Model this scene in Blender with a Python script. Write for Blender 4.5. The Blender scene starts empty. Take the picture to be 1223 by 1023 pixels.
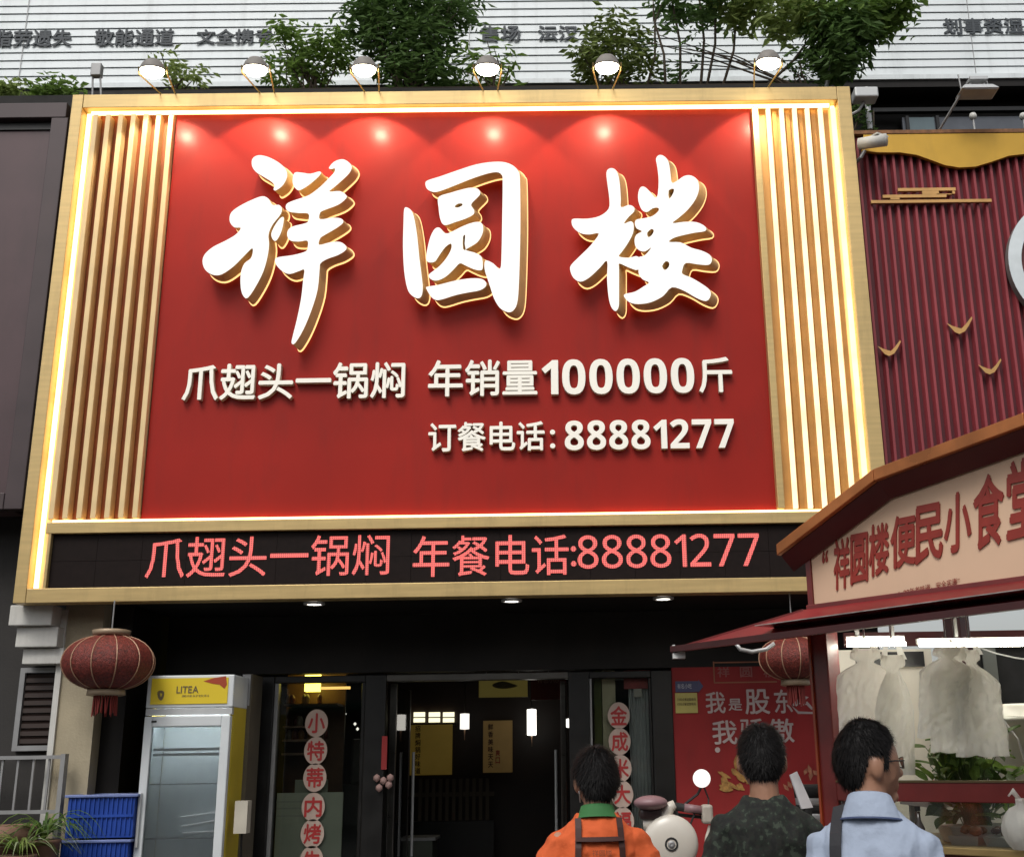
import bpy, bmesh, math, random
from mathutils import Vector as V, Matrix, noise
from mathutils.geometry import tessellate_polygon
random.seed(7)
rad = math.radians
SC = bpy.context.scene
COL = SC.collection

# ------------------------------------------------------------------ camera
PW, PH, F0 = 1223.0, 1023.0, 1380.0
CX, CY = PW/2 + 75.175, PH/2
yaw, pitch, roll = rad(0.6), rad(16.09), rad(-0.95)
cF = V((math.sin(yaw)*math.cos(pitch), math.cos(yaw)*math.cos(pitch), math.sin(pitch)))
r0 = V((math.cos(yaw), -math.sin(yaw), 0)); u0 = r0.cross(cF)
cR = r0*math.cos(roll) + u0*math.sin(roll); cU = u0*math.cos(roll) - r0*math.sin(roll)
EYE = V((0, 0, 1.5))
cam = bpy.data.cameras.new('camera'); camo = bpy.data.objects.new('camera', cam); COL.objects.link(camo)
cam.sensor_width = 36; cam.sensor_fit = 'HORIZONTAL'; cam.lens = F0/PW*36; cam.shift_x = -75.175/PW
cam.clip_start = .05; cam.clip_end = 600
camo.matrix_world = Matrix(((cR.x, cU.x, -cF.x, EYE.x), (cR.y, cU.y, -cF.y, EYE.y), (cR.z, cU.z, -cF.z, EYE.z), (0, 0, 0, 1)))
SC.camera = camo

# ------------------------------------------------------------------ world and sun (overcast)
w = bpy.data.worlds.new("World"); SC.world = w; w.use_nodes = True
nt = w.node_tree; bg = nt.nodes['Background']
sky = nt.nodes.new('ShaderNodeTexSky'); sky.sky_type = 'NISHITA'; sky.sun_disc = False
sky.sun_elevation = rad(52); sky.sun_rotation = rad(200); sky.air_density = 1.3; sky.dust_density = 3.5
hs = nt.nodes.new('ShaderNodeHueSaturation'); hs.inputs['Saturation'].default_value = .3
nt.links.new(sky.outputs[0], hs.inputs['Color']); nt.links.new(hs.outputs[0], bg.inputs[0])
bg.inputs[1].default_value = .12
sun = bpy.data.lights.new('sun', 'SUN'); sun.energy = 1.3; sun.angle = rad(25); sun.color = (1, .97, .92)
suno = bpy.data.objects.new('sun', sun); COL.objects.link(suno); suno.location = (-2, -6, 9)
az = rad(200); el = rad(52)
sd = V((math.sin(az)*math.cos(el), math.cos(az)*math.cos(el), math.sin(el)))
suno.rotation_euler = sd.to_track_quat('Z', 'Y').to_euler()
SC.view_settings.view_transform = 'Standard'; SC.view_settings.look = 'None'
SC.view_settings.exposure = .1; SC.view_settings.gamma = 1; SC.view_settings.use_curve_mapping = False
SC.render.engine = 'CYCLES'
SC.cycles.max_bounces = 7; SC.cycles.transparent_max_bounces = 12; SC.cycles.use_denoising = True
SC.cycles.sample_clamp_indirect = 6; SC.cycles.caustics_reflective = False; SC.cycles.caustics_refractive = False

# ------------------------------------------------------------------ survey helpers: where a sight line meets a plane of the place
def ray(px, py): return cF + cR*((px-CX)/F0) - cU*((py-CY)/F0)
def at(px, py, Y): d = ray(px, py); return EYE + d*(Y/d.y)
def atz(px, py, Z): d = ray(px, py); return EYE + d*((Z-1.5)/d.z)

# ------------------------------------------------------------------ materials
MATS = {}
def mat(name, col, rough=.6, metal=0, var=.12, scale=6, bump=.0, bscale=60, spec=.5, emit=None, es=0, trans=0, coat=0, dirt=0, stretch=None):
    if name in MATS: return MATS[name]
    m = bpy.data.materials.new(name); MATS[name] = m; m.use_nodes = True
    n = m.node_tree; p = n.nodes['Principled BSDF']; L = n.links.new
    tc = n.nodes.new('ShaderNodeTexCoord'); mp = n.nodes.new('ShaderNodeMapping'); L(tc.outputs['Object'], mp.inputs[0])
    if stretch: mp.inputs['Scale'].default_value = stretch
    nz = n.nodes.new('ShaderNodeTexNoise'); nz.inputs['Scale'].default_value = scale; nz.inputs['Detail'].default_value = 6
    L(mp.outputs[0], nz.inputs['Vector'])
    mx = n.nodes.new('ShaderNodeMix'); mx.data_type = 'RGBA'
    c = V(col[:3]); a = c*(1-var); b = c*(1+var)
    mx.inputs[6].default_value = (*a, 1); mx.inputs[7].default_value = (*[min(.95, x) for x in b], 1)
    mr = n.nodes.new('ShaderNodeMapRange'); mr.inputs[1].default_value = .3; mr.inputs[2].default_value = .7
    L(nz.outputs[0], mr.inputs[0]); L(mr.outputs[0], mx.inputs[0])
    out = mx.outputs[2]
    if dirt:
        n2 = n.nodes.new('ShaderNodeTexNoise'); n2.inputs['Scale'].default_value = 2.3; n2.inputs['Detail'].default_value = 9; n2.inputs['Roughness'].default_value = .7
        m2 = n.nodes.new('ShaderNodeMapping'); m2.inputs['Scale'].default_value = (2.5, 2.5, .5); L(tc.outputs['Object'], m2.inputs[0]); L(m2.outputs[0], n2.inputs['Vector'])
        r2 = n.nodes.new('ShaderNodeMapRange'); r2.inputs[1].default_value = .5; r2.inputs[2].default_value = .75; r2.inputs[4].default_value = dirt
        L(n2.outputs[0], r2.inputs[0])
        mx2 = n.nodes.new('ShaderNodeMix'); mx2.data_type = 'RGBA'; L(r2.outputs[0], mx2.inputs[0]); L(out, mx2.inputs[6])
        mx2.inputs[7].default_value = (*(c*.35 + V((.02, .018, .015))), 1); out = mx2.outputs[2]
    L(out, p.inputs['Base Color'])
    rr = n.nodes.new('ShaderNodeMapRange'); rr.inputs[3].default_value = max(.02, rough-.08); rr.inputs[4].default_value = min(1, rough+.1)
    L(nz.outputs[0], rr.inputs[0]); L(rr.outputs[0], p.inputs['Roughness'])
    p.inputs['Metallic'].default_value = metal; p.inputs['Specular IOR Level'].default_value = spec
    if coat: p.inputs['Coat Weight'].default_value = coat; p.inputs['Coat Roughness'].default_value = .24
    if emit: p.inputs['Emission Color'].default_value = (*emit, 1); p.inputs['Emission Strength'].default_value = es
    if bump:
        nb = n.nodes.new('ShaderNodeTexNoise'); nb.inputs['Scale'].default_value = bscale; nb.inputs['Detail'].default_value = 5
        L(mp.outputs[0], nb.inputs['Vector']); bp = n.nodes.new('ShaderNodeBump'); bp.inputs['Strength'].default_value = bump; bp.inputs['Distance'].default_value = .02
        L(nb.outputs[0], bp.inputs['Height']); L(bp.outputs[0], p.inputs['Normal'])
    if trans:   # thin translucent sheet or leaf
        t = n.nodes.new('ShaderNodeBsdfTranslucent'); L(out, t.inputs[0]); ms = n.nodes.new('ShaderNodeMixShader'); ms.inputs[0].default_value = trans
        L(p.outputs[0], ms.inputs[1]); L(t.outputs[0], ms.inputs[2]); L(ms.outputs[0], n.nodes['Material Output'].inputs[0])
    return m
def glass(name, tint, refl=1.0, haze=0, ior=1.5):
    if name in MATS: return MATS[name]
    m = bpy.data.materials.new(name); MATS[name] = m; m.use_nodes = True
    n = m.node_tree; L = n.links.new; n.nodes.remove(n.nodes['Principled BSDF'])
    t = n.nodes.new('ShaderNodeBsdfTransparent'); t.inputs[0].default_value = (*tint, 1)
    g = n.nodes.new('ShaderNodeBsdfGlossy'); g.inputs['Roughness'].default_value = .03; g.inputs[0].default_value = (refl, refl, refl, 1)
    f = n.nodes.new('ShaderNodeFresnel'); f.inputs[0].default_value = ior
    ms = n.nodes.new('ShaderNodeMixShader'); L(f.outputs[0], ms.inputs[0]); L(t.outputs[0], ms.inputs[1]); L(g.outputs[0], ms.inputs[2])
    out = ms.outputs[0]
    if haze:
        d = n.nodes.new('ShaderNodeBsdfDiffuse'); d.inputs[0].default_value = (.5, .5, .48, 1)
        nz = n.nodes.new('ShaderNodeTexNoise'); nz.inputs['Scale'].default_value = 3; nz.inputs['Detail'].default_value = 8
        mr = n.nodes.new('ShaderNodeMapRange'); mr.inputs[4].default_value = haze*2; L(nz.outputs[0], mr.inputs[0])
        m2 = n.nodes.new('ShaderNodeMixShader'); L(mr.outputs[0], m2.inputs[0]); L(out, m2.inputs[1]); L(d.outputs[0], m2.inputs[2]); out = m2.outputs[0]
    L(out, n.nodes['Material Output'].inputs[0]); return m
def glow(name, col, s): return mat(name, (.08, .08, .08), emit=col, es=s, var=0)

M_gold = mat('brushed_gold', (.58, .42, .185), .42, .45, .08, 3, .05, 120, stretch=(1, 1, 12), dirt=.35)
M_goldh = M_gold
M_slat = mat('slat_gold', (.82, .60, .31), .5, .1, .08, 5)
M_slotback = mat('slot_backing', (.36, .10, .03), .55, .1, .2, 4)
M_redpanel = mat('red_acrylic', (.35, .019, .012), .55, 0, .09, 1.2, .02, 8, dirt=.3, spec=.1, coat=.13)
M_ledpanel = mat('led_panel', (.014, .009, .008), .6, 0, .2, 20, spec=.12)
M_ledtext = glow('led_red', (1, .12, .10), 1.0)
M_strip = glow('warm_led_strip', (1, .66, .28), 4.6)
M_strip2 = glow('bright_led_tube', (1, .78, .44), 1.7)
for m_ in (M_strip, M_strip2):
    n = m_.node_tree; tc = n.nodes['Texture Coordinate']; nz = n.nodes.new('ShaderNodeTexNoise'); nz.inputs['Scale'].default_value = 2.6; nz.inputs['Detail'].default_value = 3
    n.links.new(tc.outputs['Object'], nz.inputs['Vector']); mr = n.nodes.new('ShaderNodeMapRange'); mr.inputs[1].default_value = .3; mr.inputs[2].default_value = .65
    st_ = n.nodes['Principled BSDF'].inputs['Emission Strength']; mr.inputs[3].default_value = st_.default_value*.68; mr.inputs[4].default_value = st_.default_value*1.08
    n.links.new(nz.outputs[0], mr.inputs[0]); n.links.new(mr.outputs[0], st_)
# diode matrix of the running text
n = M_ledtext.node_tree; tc = n.nodes['Texture Coordinate']; sxyz = n.nodes.new('ShaderNodeSeparateXYZ'); n.links.new(tc.outputs['Object'], sxyz.inputs[0]); last = []
for k_ in ('X', 'Z'):
    m1 = n.nodes.new('ShaderNodeMath'); m1.operation = 'MULTIPLY'; m1.inputs[1].default_value = math.pi/.0135; n.links.new(sxyz.outputs[k_], m1.inputs[0])
    m2 = n.nodes.new('ShaderNodeMath'); m2.operation = 'SINE'; n.links.new(m1.outputs[0], m2.inputs[0]); m3 = n.nodes.new('ShaderNodeMath'); m3.operation = 'ABSOLUTE'; n.links.new(m2.outputs[0], m3.inputs[0]); last.append(m3)
mm_ = n.nodes.new('ShaderNodeMath'); mm_.operation = 'MULTIPLY'; n.links.new(last[0].outputs[0], mm_.inputs[0]); n.links.new(last[1].outputs[0], mm_.inputs[1])
mr = n.nodes.new('ShaderNodeMapRange'); mr.inputs[1].default_value = .08; mr.inputs[2].default_value = .55; mr.inputs[3].default_value = .22; mr.inputs[4].default_value = 1.35; n.links.new(mm_.outputs[0], mr.inputs[0])
n.links.new(mr.outputs[0], n.nodes['Principled BSDF'].inputs['Emission Strength'])
M_white_lit = glow('lit_letter_face', (1, .955, .89), 1.0)
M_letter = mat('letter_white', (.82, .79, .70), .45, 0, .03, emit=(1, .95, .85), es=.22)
M_letside = mat('letter_side', (.60, .54, .42), .5)
M_goldside = mat('gold_letter_side', (.74, .53, .25), .5, 0, .1, 8)
M_rim = glow('halo_rim', (1, .58, .22), 1.5)
M_lamp = glow('lamp_lens', (1, .88, .66), 22)
M_grey = mat('grey_metal', (.32, .32, .32), .5, .4, .1, 8, dirt=.2)
M_lgrey = mat('light_grey_metal', (.55, .56, .56), .45, .3, .06, 8, dirt=.2)
M_louv = mat('louvre_white', (.74, .785, .80), .55, .05, .06, 2, .02, 12, dirt=.34)
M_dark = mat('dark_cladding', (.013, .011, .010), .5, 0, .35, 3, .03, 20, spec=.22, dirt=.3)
M_black = mat('black_frame', (.010, .0095, .009), .35, .1, .3, 7, dirt=.1)
M_brown = mat('brown_panel', (.080, .046, .050), .42, .1, .18, 1.5, .02, 10, dirt=.35)
M_brownf = mat('brown_frame', (.062, .044, .046), .45, .2, .15, 3)
M_char = mat('dark_lettering', (.055, .065, .075), .6, 0, .2, 30)
M_beige = mat('beige_render', (.42, .36, .25), .85, 0, .1, 4, .15, 60, dirt=.3)
M_white = mat('white_render', (.62, .61, .57), .8, 0, .08, 5, .08, 50, dirt=.3)
M_leaf1 = mat('leaf_green', (.17, .27, .06), .5, 0, .4, 25, trans=.5, spec=.2)
M_leaf2 = mat('leaf_dark', (.10, .175, .05), .5, 0, .4, 25, trans=.45, spec=.2)
M_leaf3 = mat('leaf_fresh', (.28, .36, .11), .5, 0, .3, 25, trans=.5, spec=.2)
M_stem = mat('bark', (.09, .07, .05), .9, 0, .3, 20)
M_glass = glass('window_glass', (.88, .90, .88), .7)
M_glassd = glass('tinted_glass', (.55, .57, .55), .7)
M_ribred = mat('maroon_rib', (.29, .045, .055), .5, .1, .14, 2, .02, 20, dirt=.25)
M_ribback = mat('maroon_backing', (.09, .010, .016), .6)
M_yellow = mat('golden_yellow', (.62, .36, .045), .42, .3, .1, 3, dirt=.2)
M_pave = mat('paving', (.16, .155, .145), .85, 0, .2, 3, .2, 30, dirt=.4)
M_asph = mat('asphalt', (.05, .05, .05), .9, 0, .2, 5, .3, 80)

# ------------------------------------------------------------------ mesh helpers
class MB:
    def __init__(s): s.v = []; s.f = []; s.mi = []; s.k = 0
    def add(s, vs, fs):
        b = len(s.v); s.v += [V(x) for x in vs]
        for f in fs: s.f.append([b+i for i in f]); s.mi.append(s.k)
    def box(s, a, b):
        x0, y0, z0 = [min(a[i], b[i]) for i in range(3)]; x1, y1, z1 = [max(a[i], b[i]) for i in range(3)]
        s.add([(x0, y0, z0), (x1, y0, z0), (x1, y1, z0), (x0, y1, z0), (x0, y0, z1), (x1, y0, z1), (x1, y1, z1), (x0, y1, z1)],
              [(0, 3, 2, 1), (4, 5, 6, 7), (0, 1, 5, 4), (1, 2, 6, 5), (2, 3, 7, 6), (3, 0, 4, 7)])
    def hexa(s, p):   # 8 points: bottom loop then top loop
        s.add(p, [(0, 3, 2, 1), (4, 5, 6, 7), (0, 1, 5, 4), (1, 2, 6, 5), (2, 3, 7, 6), (3, 0, 4, 7)])
    def bar(s, a, b, wd, th, up=(0, 0, 1)):
        a, b = V(a), V(b); d = (b-a).normalized(); up = V(up)
        if abs(d.dot(up)) > .98: up = V((0, 1, 0))
        x = d.cross(up).normalized()*wd/2; y = x.normalized().cross(d).normalized()*th/2
        s.hexa([a-x-y, a+x-y, a+x+y, a-x+y, b-x-y, b+x-y, b+x+y, b-x+y])
    def tube(s, pts, r, n=8, cap=True):
        pts = [V(p) for p in pts]; rs = r if isinstance(r, (list, tuple)) else [r]*len(pts)
        rings = []; px = None
        for i, p in enumerate(pts):
            d = (pts[min(i+1, len(pts)-1)] - pts[max(i-1, 0)]).normalized()
            if px is None: px = d.orthogonal().normalized()
            px = (px - d*px.dot(d)).normalized(); py = d.cross(px)
            rings.append([p + (px*math.cos(t) + py*math.sin(t))*rs[i] for t in [2*math.pi*k/n for k in range(n)]])
        s.loft(rings, cap)
    def loft(s, rings, cap=True, closed=True):
        n = len(rings[0]); vs = [v for r in rings for v in r]; fs = []
        for i in range(len(rings)-1):
            for k in range(n if closed else n-1):
                a = i*n+k; b = i*n+(k+1) % n; fs.append((a, b, b+n, a+n))
        if cap: fs.append(tuple(range(n))[::-1]); fs.append(tuple((len(rings)-1)*n+k for k in range(n)))
        s.add(vs, fs)
    def lathe(s, prof, c=(0, 0, 0), n=24, cap=False):
        c = V(c); s.loft([[c+V((r*math.cos(t), r*math.sin(t), z)) for t in [2*math.pi*k/n for k in range(n)]] for r, z in prof], cap)
    def poly(s, pts): s.add(pts, [tuple(range(len(pts)))])
    def prism(s, outline, holes, f0, f1):
        """outline/holes: 2D loops; f0(x,y), f1(x,y) give front and back points"""
        loops = [outline] + list(holes); flat = [p for l in loops for p in l]
        tris = tessellate_polygon([[V((p[0], p[1], 0)) for p in l] for l in loops])
        n = len(flat); s.add([f0(*p) for p in flat], [tuple(t) for t in tris])
        k0 = s.k; s.k = k0+1
        if f1:
            base = [f0(*p) for p in flat] + [f1(*p) for p in flat]; fs = []; o = 0
            for l in loops:
                m = len(l)
                for i in range(m): a = o+i; b = o+(i+1) % m; fs.append((a, b, b+n, a+n))
                o += m
            fs += [tuple(n+i for i in t) for t in tris]
            s.add(base, fs)
        s.k = k0
    def build(s, name, m, parent=None, smooth=False, bevel=0, origin=None):
        me = bpy.data.meshes.new(name)
        o3 = V(origin) if origin is not None else V((0, 0, 0))
        me.from_pydata([tuple(v-o3) for v in s.v], [], s.f)
        for mm in (m if isinstance(m, (list, tuple)) else [m]): me.materials.append(mm)
        if any(s.mi): me.polygons.foreach_set('material_index', s.mi)
        if smooth: me.polygons.foreach_set('use_smooth', [True]*len(s.f))
        me.validate(); me.update()
        bm = bmesh.new(); bm.from_mesh(me)
        if smooth: bmesh.ops.remove_doubles(bm, verts=bm.verts, dist=1e-5)
        bmesh.ops.recalc_face_normals(bm, faces=bm.faces); bm.to_mesh(me); bm.free()
        o = bpy.data.objects.new(name, me); COL.objects.link(o); o.location = o3
        if bevel:
            b = o.modifiers.new('bevel', 'BEVEL'); b.width = bevel; b.segments = 2; b.limit_method = 'ANGLE'; b.angle_limit = rad(40)
        if parent is not None: put(o, parent)
        return o
def put(o, parent):   # keep world place
    o.parent = parent; o.location = V(o.location) - world(parent)
def world(p):
    l = V(p.location)
    while p.parent is not None: p = p.parent; l += V(p.location)
    return l
def thing(name, label, cat, loc, group=None):
    o = bpy.data.objects.new(name, None); COL.objects.link(o); o.location = V(loc); o.empty_display_size = .1
    return tag(o, label, cat, group)
def tag(o, label, cat, group=None, kind=None):
    if label: o['label'] = label
    if cat: o['category'] = cat
    if group: o['group'] = group
    if kind: o['kind'] = kind
    return o
def setting(o): o['kind'] = 'structure'; return o
def B(name, a, b, m, parent=None, bevel=0):
    q = MB(); q.box(a, b); c = (V(a)+V(b))/2; return q.build(name, m, parent, bevel=bevel, origin=c)
def smoothloop(p, it=3):
    """Catmull-Rom through the points"""
    out = []; n = len(p)
    for i in range(n):
        a, b, c, d = [V((*p[(i+k) % n], 0)) for k in (-1, 0, 1, 2)]
        for t in [k/it for k in range(it)]:
            q = .5*((2*b) + (c-a)*t + (2*a-5*b+4*c-d)*t*t + (3*b-a-3*c+d)*t**3); out.append((q.x, q.y))
    return out

# ------------------------------------------------------------------ lettering
fc = bpy.data.curves.new('lettering', 'FONT'); fo = bpy.data.objects.new('lettering', fc); COL.objects.link(fo)
fc.resolution_u = 3
GL = {}
def raw(s, ext, off):
    fc.body = s; fc.extrude = ext; fc.offset = off; bpy.context.view_layer.update()
    return bpy.data.meshes.new_from_object(fo.evaluated_get(bpy.context.evaluated_depsgraph_get()))
def glyph(ch, ext, off):
    k = (ch, ext > 0, off)
    if k not in GL:
        me = raw(ch, .5 if ext else 0, off)
        vs = [tuple(v.co) for v in me.vertices]; fs = [tuple(p.vertices) for p in me.polygons]; fl = [abs(p.normal.z) > .9 for p in me.polygons]
        GL[k] = (vs, fs, fl, min(v[0] for v in vs), max(v[0] for v in vs), min(v[1] for v in vs), max(v[1] for v in vs)); bpy.data.meshes.remove(me)
    return GL[k]
def emitg(q, g, pts, m):
    if isinstance(m, (list, tuple)):
        f0 = [f for f, k in zip(g[1], g[2]) if k]; f1 = [f for f, k in zip(g[1], g[2]) if not k]
        b = len(q.v); q.v += pts; q.f += [[b+i for i in f] for f in f0+f1]; q.mi += [0]*len(f0)+[1]*len(f1)
    else: q.add(pts, g[1])
def lettering(s, corner, nrm, m, parent, depth=0, off=.018, name='character', joined=None, light=False):
    bold = off; off = 0
    """fits string s into the quad corner=[TL,TR,BR,BL] (3D points), depth goes along -nrm; one part per character"""
    TL, TR, BR, BL = [V(c) for c in corner]; nrm = V(nrm)
    items = []; x = 0
    for ch in s:
        if ch.isdigit(): ch = chr((0x1D7E2 if light else 0x1D7EC)+int(ch))
        if ch == ' ': x += .5; continue
        g = glyph(ch, depth, off); cjk = 255 < ord(ch) < 0x1D000; adv = (1.0 if cjk else (g[4]-g[3]+.09))
        dx = x if cjk else x - g[3] + .045
        items.append((ch, g, dx)); x += adv
    x0 = min(g[3]+d for _, g, d in items); x1 = max(g[4]+d for _, g, d in items)
    y0 = min(g[5] for _, g, d in items); y1 = max(g[6] for _, g, d in items)
    if len(set(s)) == 1 and s == '一': y0 -= .4; y1 += .4
    allq = joined if joined is not None else None; res = []
    for ch, g, dx in items:
        q = MB() if allq is None else allq
        shifts = [(0, 0)] if bold < .003 else [(-bold*.8, -bold*.3), (bold*.8, -bold*.3), (0, bold*.8), (bold*.3, -bold*.8)]
        for si, (bx_, by_) in enumerate(shifts):
          pts = []
          for vx, vy, vz in g[0]:
            a = (vx+bx_+dx-x0)/(x1-x0); b = (vy+by_-y0)/(y1-y0)
            p = (BL*(1-a)+BR*a)*(1-b) + (TL*(1-a)+TR*a)*b
            pts.append(p + nrm*(.0006*si) - nrm*((.5-vz)*depth if depth else 0))
          emitg(q, g, pts, m)
        if allq is None: res.append(q.build(name, m, parent, origin=(TL+TR+BR+BL)/4))
    return res
def rect(px0, px1, py0, py1, Y):
    """upright rectangle on the facade plane at depth Y"""
    xm, ym = (px0+px1)/2, (py0+py1)/2
    xa, xb = at(px0, ym, Y).x, at(px1, ym, Y).x; za, zb = at(xm, py0, Y).z, at(xm, py1, Y).z
    return [V((xa, Y, za)), V((xb, Y, za)), V((xb, Y, zb)), V((xa, Y, zb))]
NF = (0, -1, 0)

# ================================================================== the large structure
g = MB(); g.box((-60, 7.0, -.3), (60, 60, 0)); setting(g.build('pavement', M_pave))
g = MB(); g.box((-300, -300, -.5), (300, 6.9, -.12)); setting(g.build('road', M_asph))
k = MB(); k.box((-60, 6.9, -.3), (60, 7.0, .004)); setting(k.build('kerb', M_white))

SX0, SX1, SZ0, SZ1 = -3.809, 2.297, 2.612, 6.585
# --- restaurant building: walls round a real room
sb = thing('restaurant_building', 'restaurant ground floor with dark fascia and glass front, behind and under the big red sign', 'building', (0, 9, 0))
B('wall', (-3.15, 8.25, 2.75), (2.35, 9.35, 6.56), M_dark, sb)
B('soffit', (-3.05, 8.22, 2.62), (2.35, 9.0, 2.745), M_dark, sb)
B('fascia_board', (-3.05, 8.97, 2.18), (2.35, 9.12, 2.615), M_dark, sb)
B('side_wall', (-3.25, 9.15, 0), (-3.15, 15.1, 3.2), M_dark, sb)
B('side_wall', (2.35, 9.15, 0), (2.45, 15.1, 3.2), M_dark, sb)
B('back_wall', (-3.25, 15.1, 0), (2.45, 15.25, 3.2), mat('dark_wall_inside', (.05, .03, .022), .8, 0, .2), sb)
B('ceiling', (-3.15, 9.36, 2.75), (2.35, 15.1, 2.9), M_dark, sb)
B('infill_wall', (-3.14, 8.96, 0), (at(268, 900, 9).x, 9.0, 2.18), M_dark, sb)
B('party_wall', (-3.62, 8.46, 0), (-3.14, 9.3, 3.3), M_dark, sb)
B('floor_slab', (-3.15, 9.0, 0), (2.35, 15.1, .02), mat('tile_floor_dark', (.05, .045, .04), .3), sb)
# downlights in the soffit
for i, (px, py, wh) in enumerate(((373, 719, 'leftmost, nearest the fridge side'), (610, 714, 'middle one, above the open doorway'), (794, 711, 'rightmost, nearest the food stall'))):
    p = at(px, py, 8.3); p = atz(px, py, 2.614); p.y = min(max(p.y, 8.27), 8.6)
    t = thing('downlight', 'round recessed soffit light under the red sign, '+wh, 'ceiling light', p, 'downlights under the sign')
    q = MB(); q.lathe([(.075, .004), (.075, -.008), (.055, -.010), (.053, 0)], p, 20); q.build('trim_ring', M_lgrey, t, True)
    q = MB(); q.lathe([(.0005, -.004), (.052, -.004)], p, 20); q.build('lens', glow('downlight_lens', (1, .93, .8), 9), t)
    l = bpy.data.lights.new('downlight_beam', 'SPOT'); l.energy = 5; l.spot_size = rad(100); l.spot_blend = .7; l.color = (1, .9, .75); l.shadow_soft_size = .04
    lo = bpy.data.objects.new('downlight_beam', l); COL.objects.link(lo); lo.location = p - V((0, 0, .03)); lo.parent = t; lo.location = V((0, 0, -.03))

# --- buildings across the street, behind the camera: what the glass reflects and what hides the low sky
ob = thing('opposite_building', 'grey brown building row across the street behind the camera', 'building', (0, -14, 0))
M_ob = mat('opposite_render', (.16, .15, .13), .85, 0, .2, 1, dirt=.3)
for i in range(5):
    x = -45+i*18; B('wall', (x, -19, 0), (x+17.9, -14, 5.6+1.1*(i % 3)), M_ob, ob)
    for k in range(4):
        for j in range(1): B('window', (x+2+k*4, -13.99, 3.6), (x+4.4+k*4, -13.96, 5.1), M_brownf, ob)
    B('awning', (x+.5, -13.9, 2.9), (x+17, -12.9, 3.1), mat('awning_green', (.04, .10, .07), .7), ob)
# --- glazed front at Y 9
sf = thing('glass_shopfront', 'black framed glass entrance front of the restaurant with round red character stickers', 'shopfront', (-.7, 9, 0))
YW = 9.0
def col_px(x0, x1, y=900): return at(x0, y, YW).x, at(x1, y, YW).x
XB = {k: at(k, 900, YW).x for k in (270, 290, 325, 435, 460, 680, 705, 712, 780, 805)}
def fr(x0, x1, z0, z1, y0=8.95, y1=9.08, m=M_black, name='frame_bar'): return B(name, (x0, y0, z0), (x1, y1, z1), m, sf, bevel=.006)
ZT = 2.16
for a, b in ((270, 325), (435, 460), (680, 705), (780, 805)): fr(XB[a], XB[b], 0, ZT)
fr(XB[325], XB[435], ZT-.05, ZT, 8.96, 9.07); fr(XB[705], XB[780], ZT-.05, ZT, 8.96, 9.07)
fr(XB[460], XB[680], ZT-.05, ZT+.0, 8.955, 9.06, mat('door_header', (.11, .105, .095), .35, .6), 'door_header')
fr(XB[325], XB[435], 0, .25, 8.96, 9.07, name='kick_panel'); fr(XB[705], XB[780], 0, .25, 8.96, 9.07, name='kick_panel')
fr(XB[325]+.0, XB[325]+.03, .25, ZT-.05, 8.97, 9.05, M_grey, 'glazing_bead'); fr(XB[435]-.03, XB[435], .25, ZT-.05, 8.97, 9.05, M_black, 'glazing_bead')
fr(XB[705], XB[705]+.02, .25, ZT-.05, 8.97, 9.05, M_grey, 'glazing_bead'); fr(XB[780]-.02, XB[780], .25, ZT-.05, 8.97, 9.05, M_black, 'glazing_bead')
B('pane', (XB[325]+.03, 9.0, .25), (XB[435]-.03, 9.008, ZT-.05), M_glass, sf)
B('pane', (XB[705]+.02, 9.0, .25), (XB[780]-.02, 9.008, ZT-.05), M_glass, sf)
# open glass door leaves swung inwards
for xx, s in ((XB[460]+.02, 1), (XB[680]-.02, -1)):
    q = MB(); q.box((xx, 9.08, .05), (xx+s*.04, 9.92, ZT-.07)); d = q.build('door_leaf', M_glassd, sf, origin=(xx, 9.08, .05))
    q = MB()
    for (y0, y1, z0, z1) in ((9.08, 9.13, .03, ZT-.06), (9.88, 9.93, .03, ZT-.06)): q.box((xx-.004, y0, z0), (xx+s*.044, y1, z1))
    q.build('door_stile', mat('door_metal', (.14, .13, .12), .3, .8), d)
    q = MB(); q.tube([(xx+s*.09, 9.8, .8), (xx+s*.09, 9.8, 1.6)], .012); q.build('door_handle', M_lgrey, d)
# round stickers on the glass, a red character each
def sticker(px, py, ch, w=30, tint=(.50, .38, .32), Y=8.993):
    c = at(px, py, Y); r = w/2/160
    q = MB(); q.prism([(math.cos(t)*r*.92, math.sin(t)*r*1.08) for t in [2*math.pi*k/28 for k in range(28)]], [], lambda x, y: (c.x+x, Y, c.z+y), lambda x, y: (c.x+x, Y+.002, c.z+y))
    s = q.build('sticker', mat('sticker_paper', tint, .6), sf)
    rr = rect(px-w*.33, px+w*.33, py-w*.38, py+w*.38, Y-.002); lettering(ch, rr, NF, mat('sticker_red', (.42, .03, .03), .5), s, 0, .03)
for i, (ch, px, py) in enumerate((('小', 378, 863), ('特', 377, 896), ('蒂', 376, 928), ('内', 374, 963), ('烤', 373, 995), ('牛', 372, 1027))): sticker(px, py, ch)
for i, (ch, px, py) in enumerate((('金', 739, 854), ('成', 740, 885), ('米', 741, 917), ('大', 743, 948), ('福', 744, 980))): sticker(px, py, ch, 29)

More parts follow.
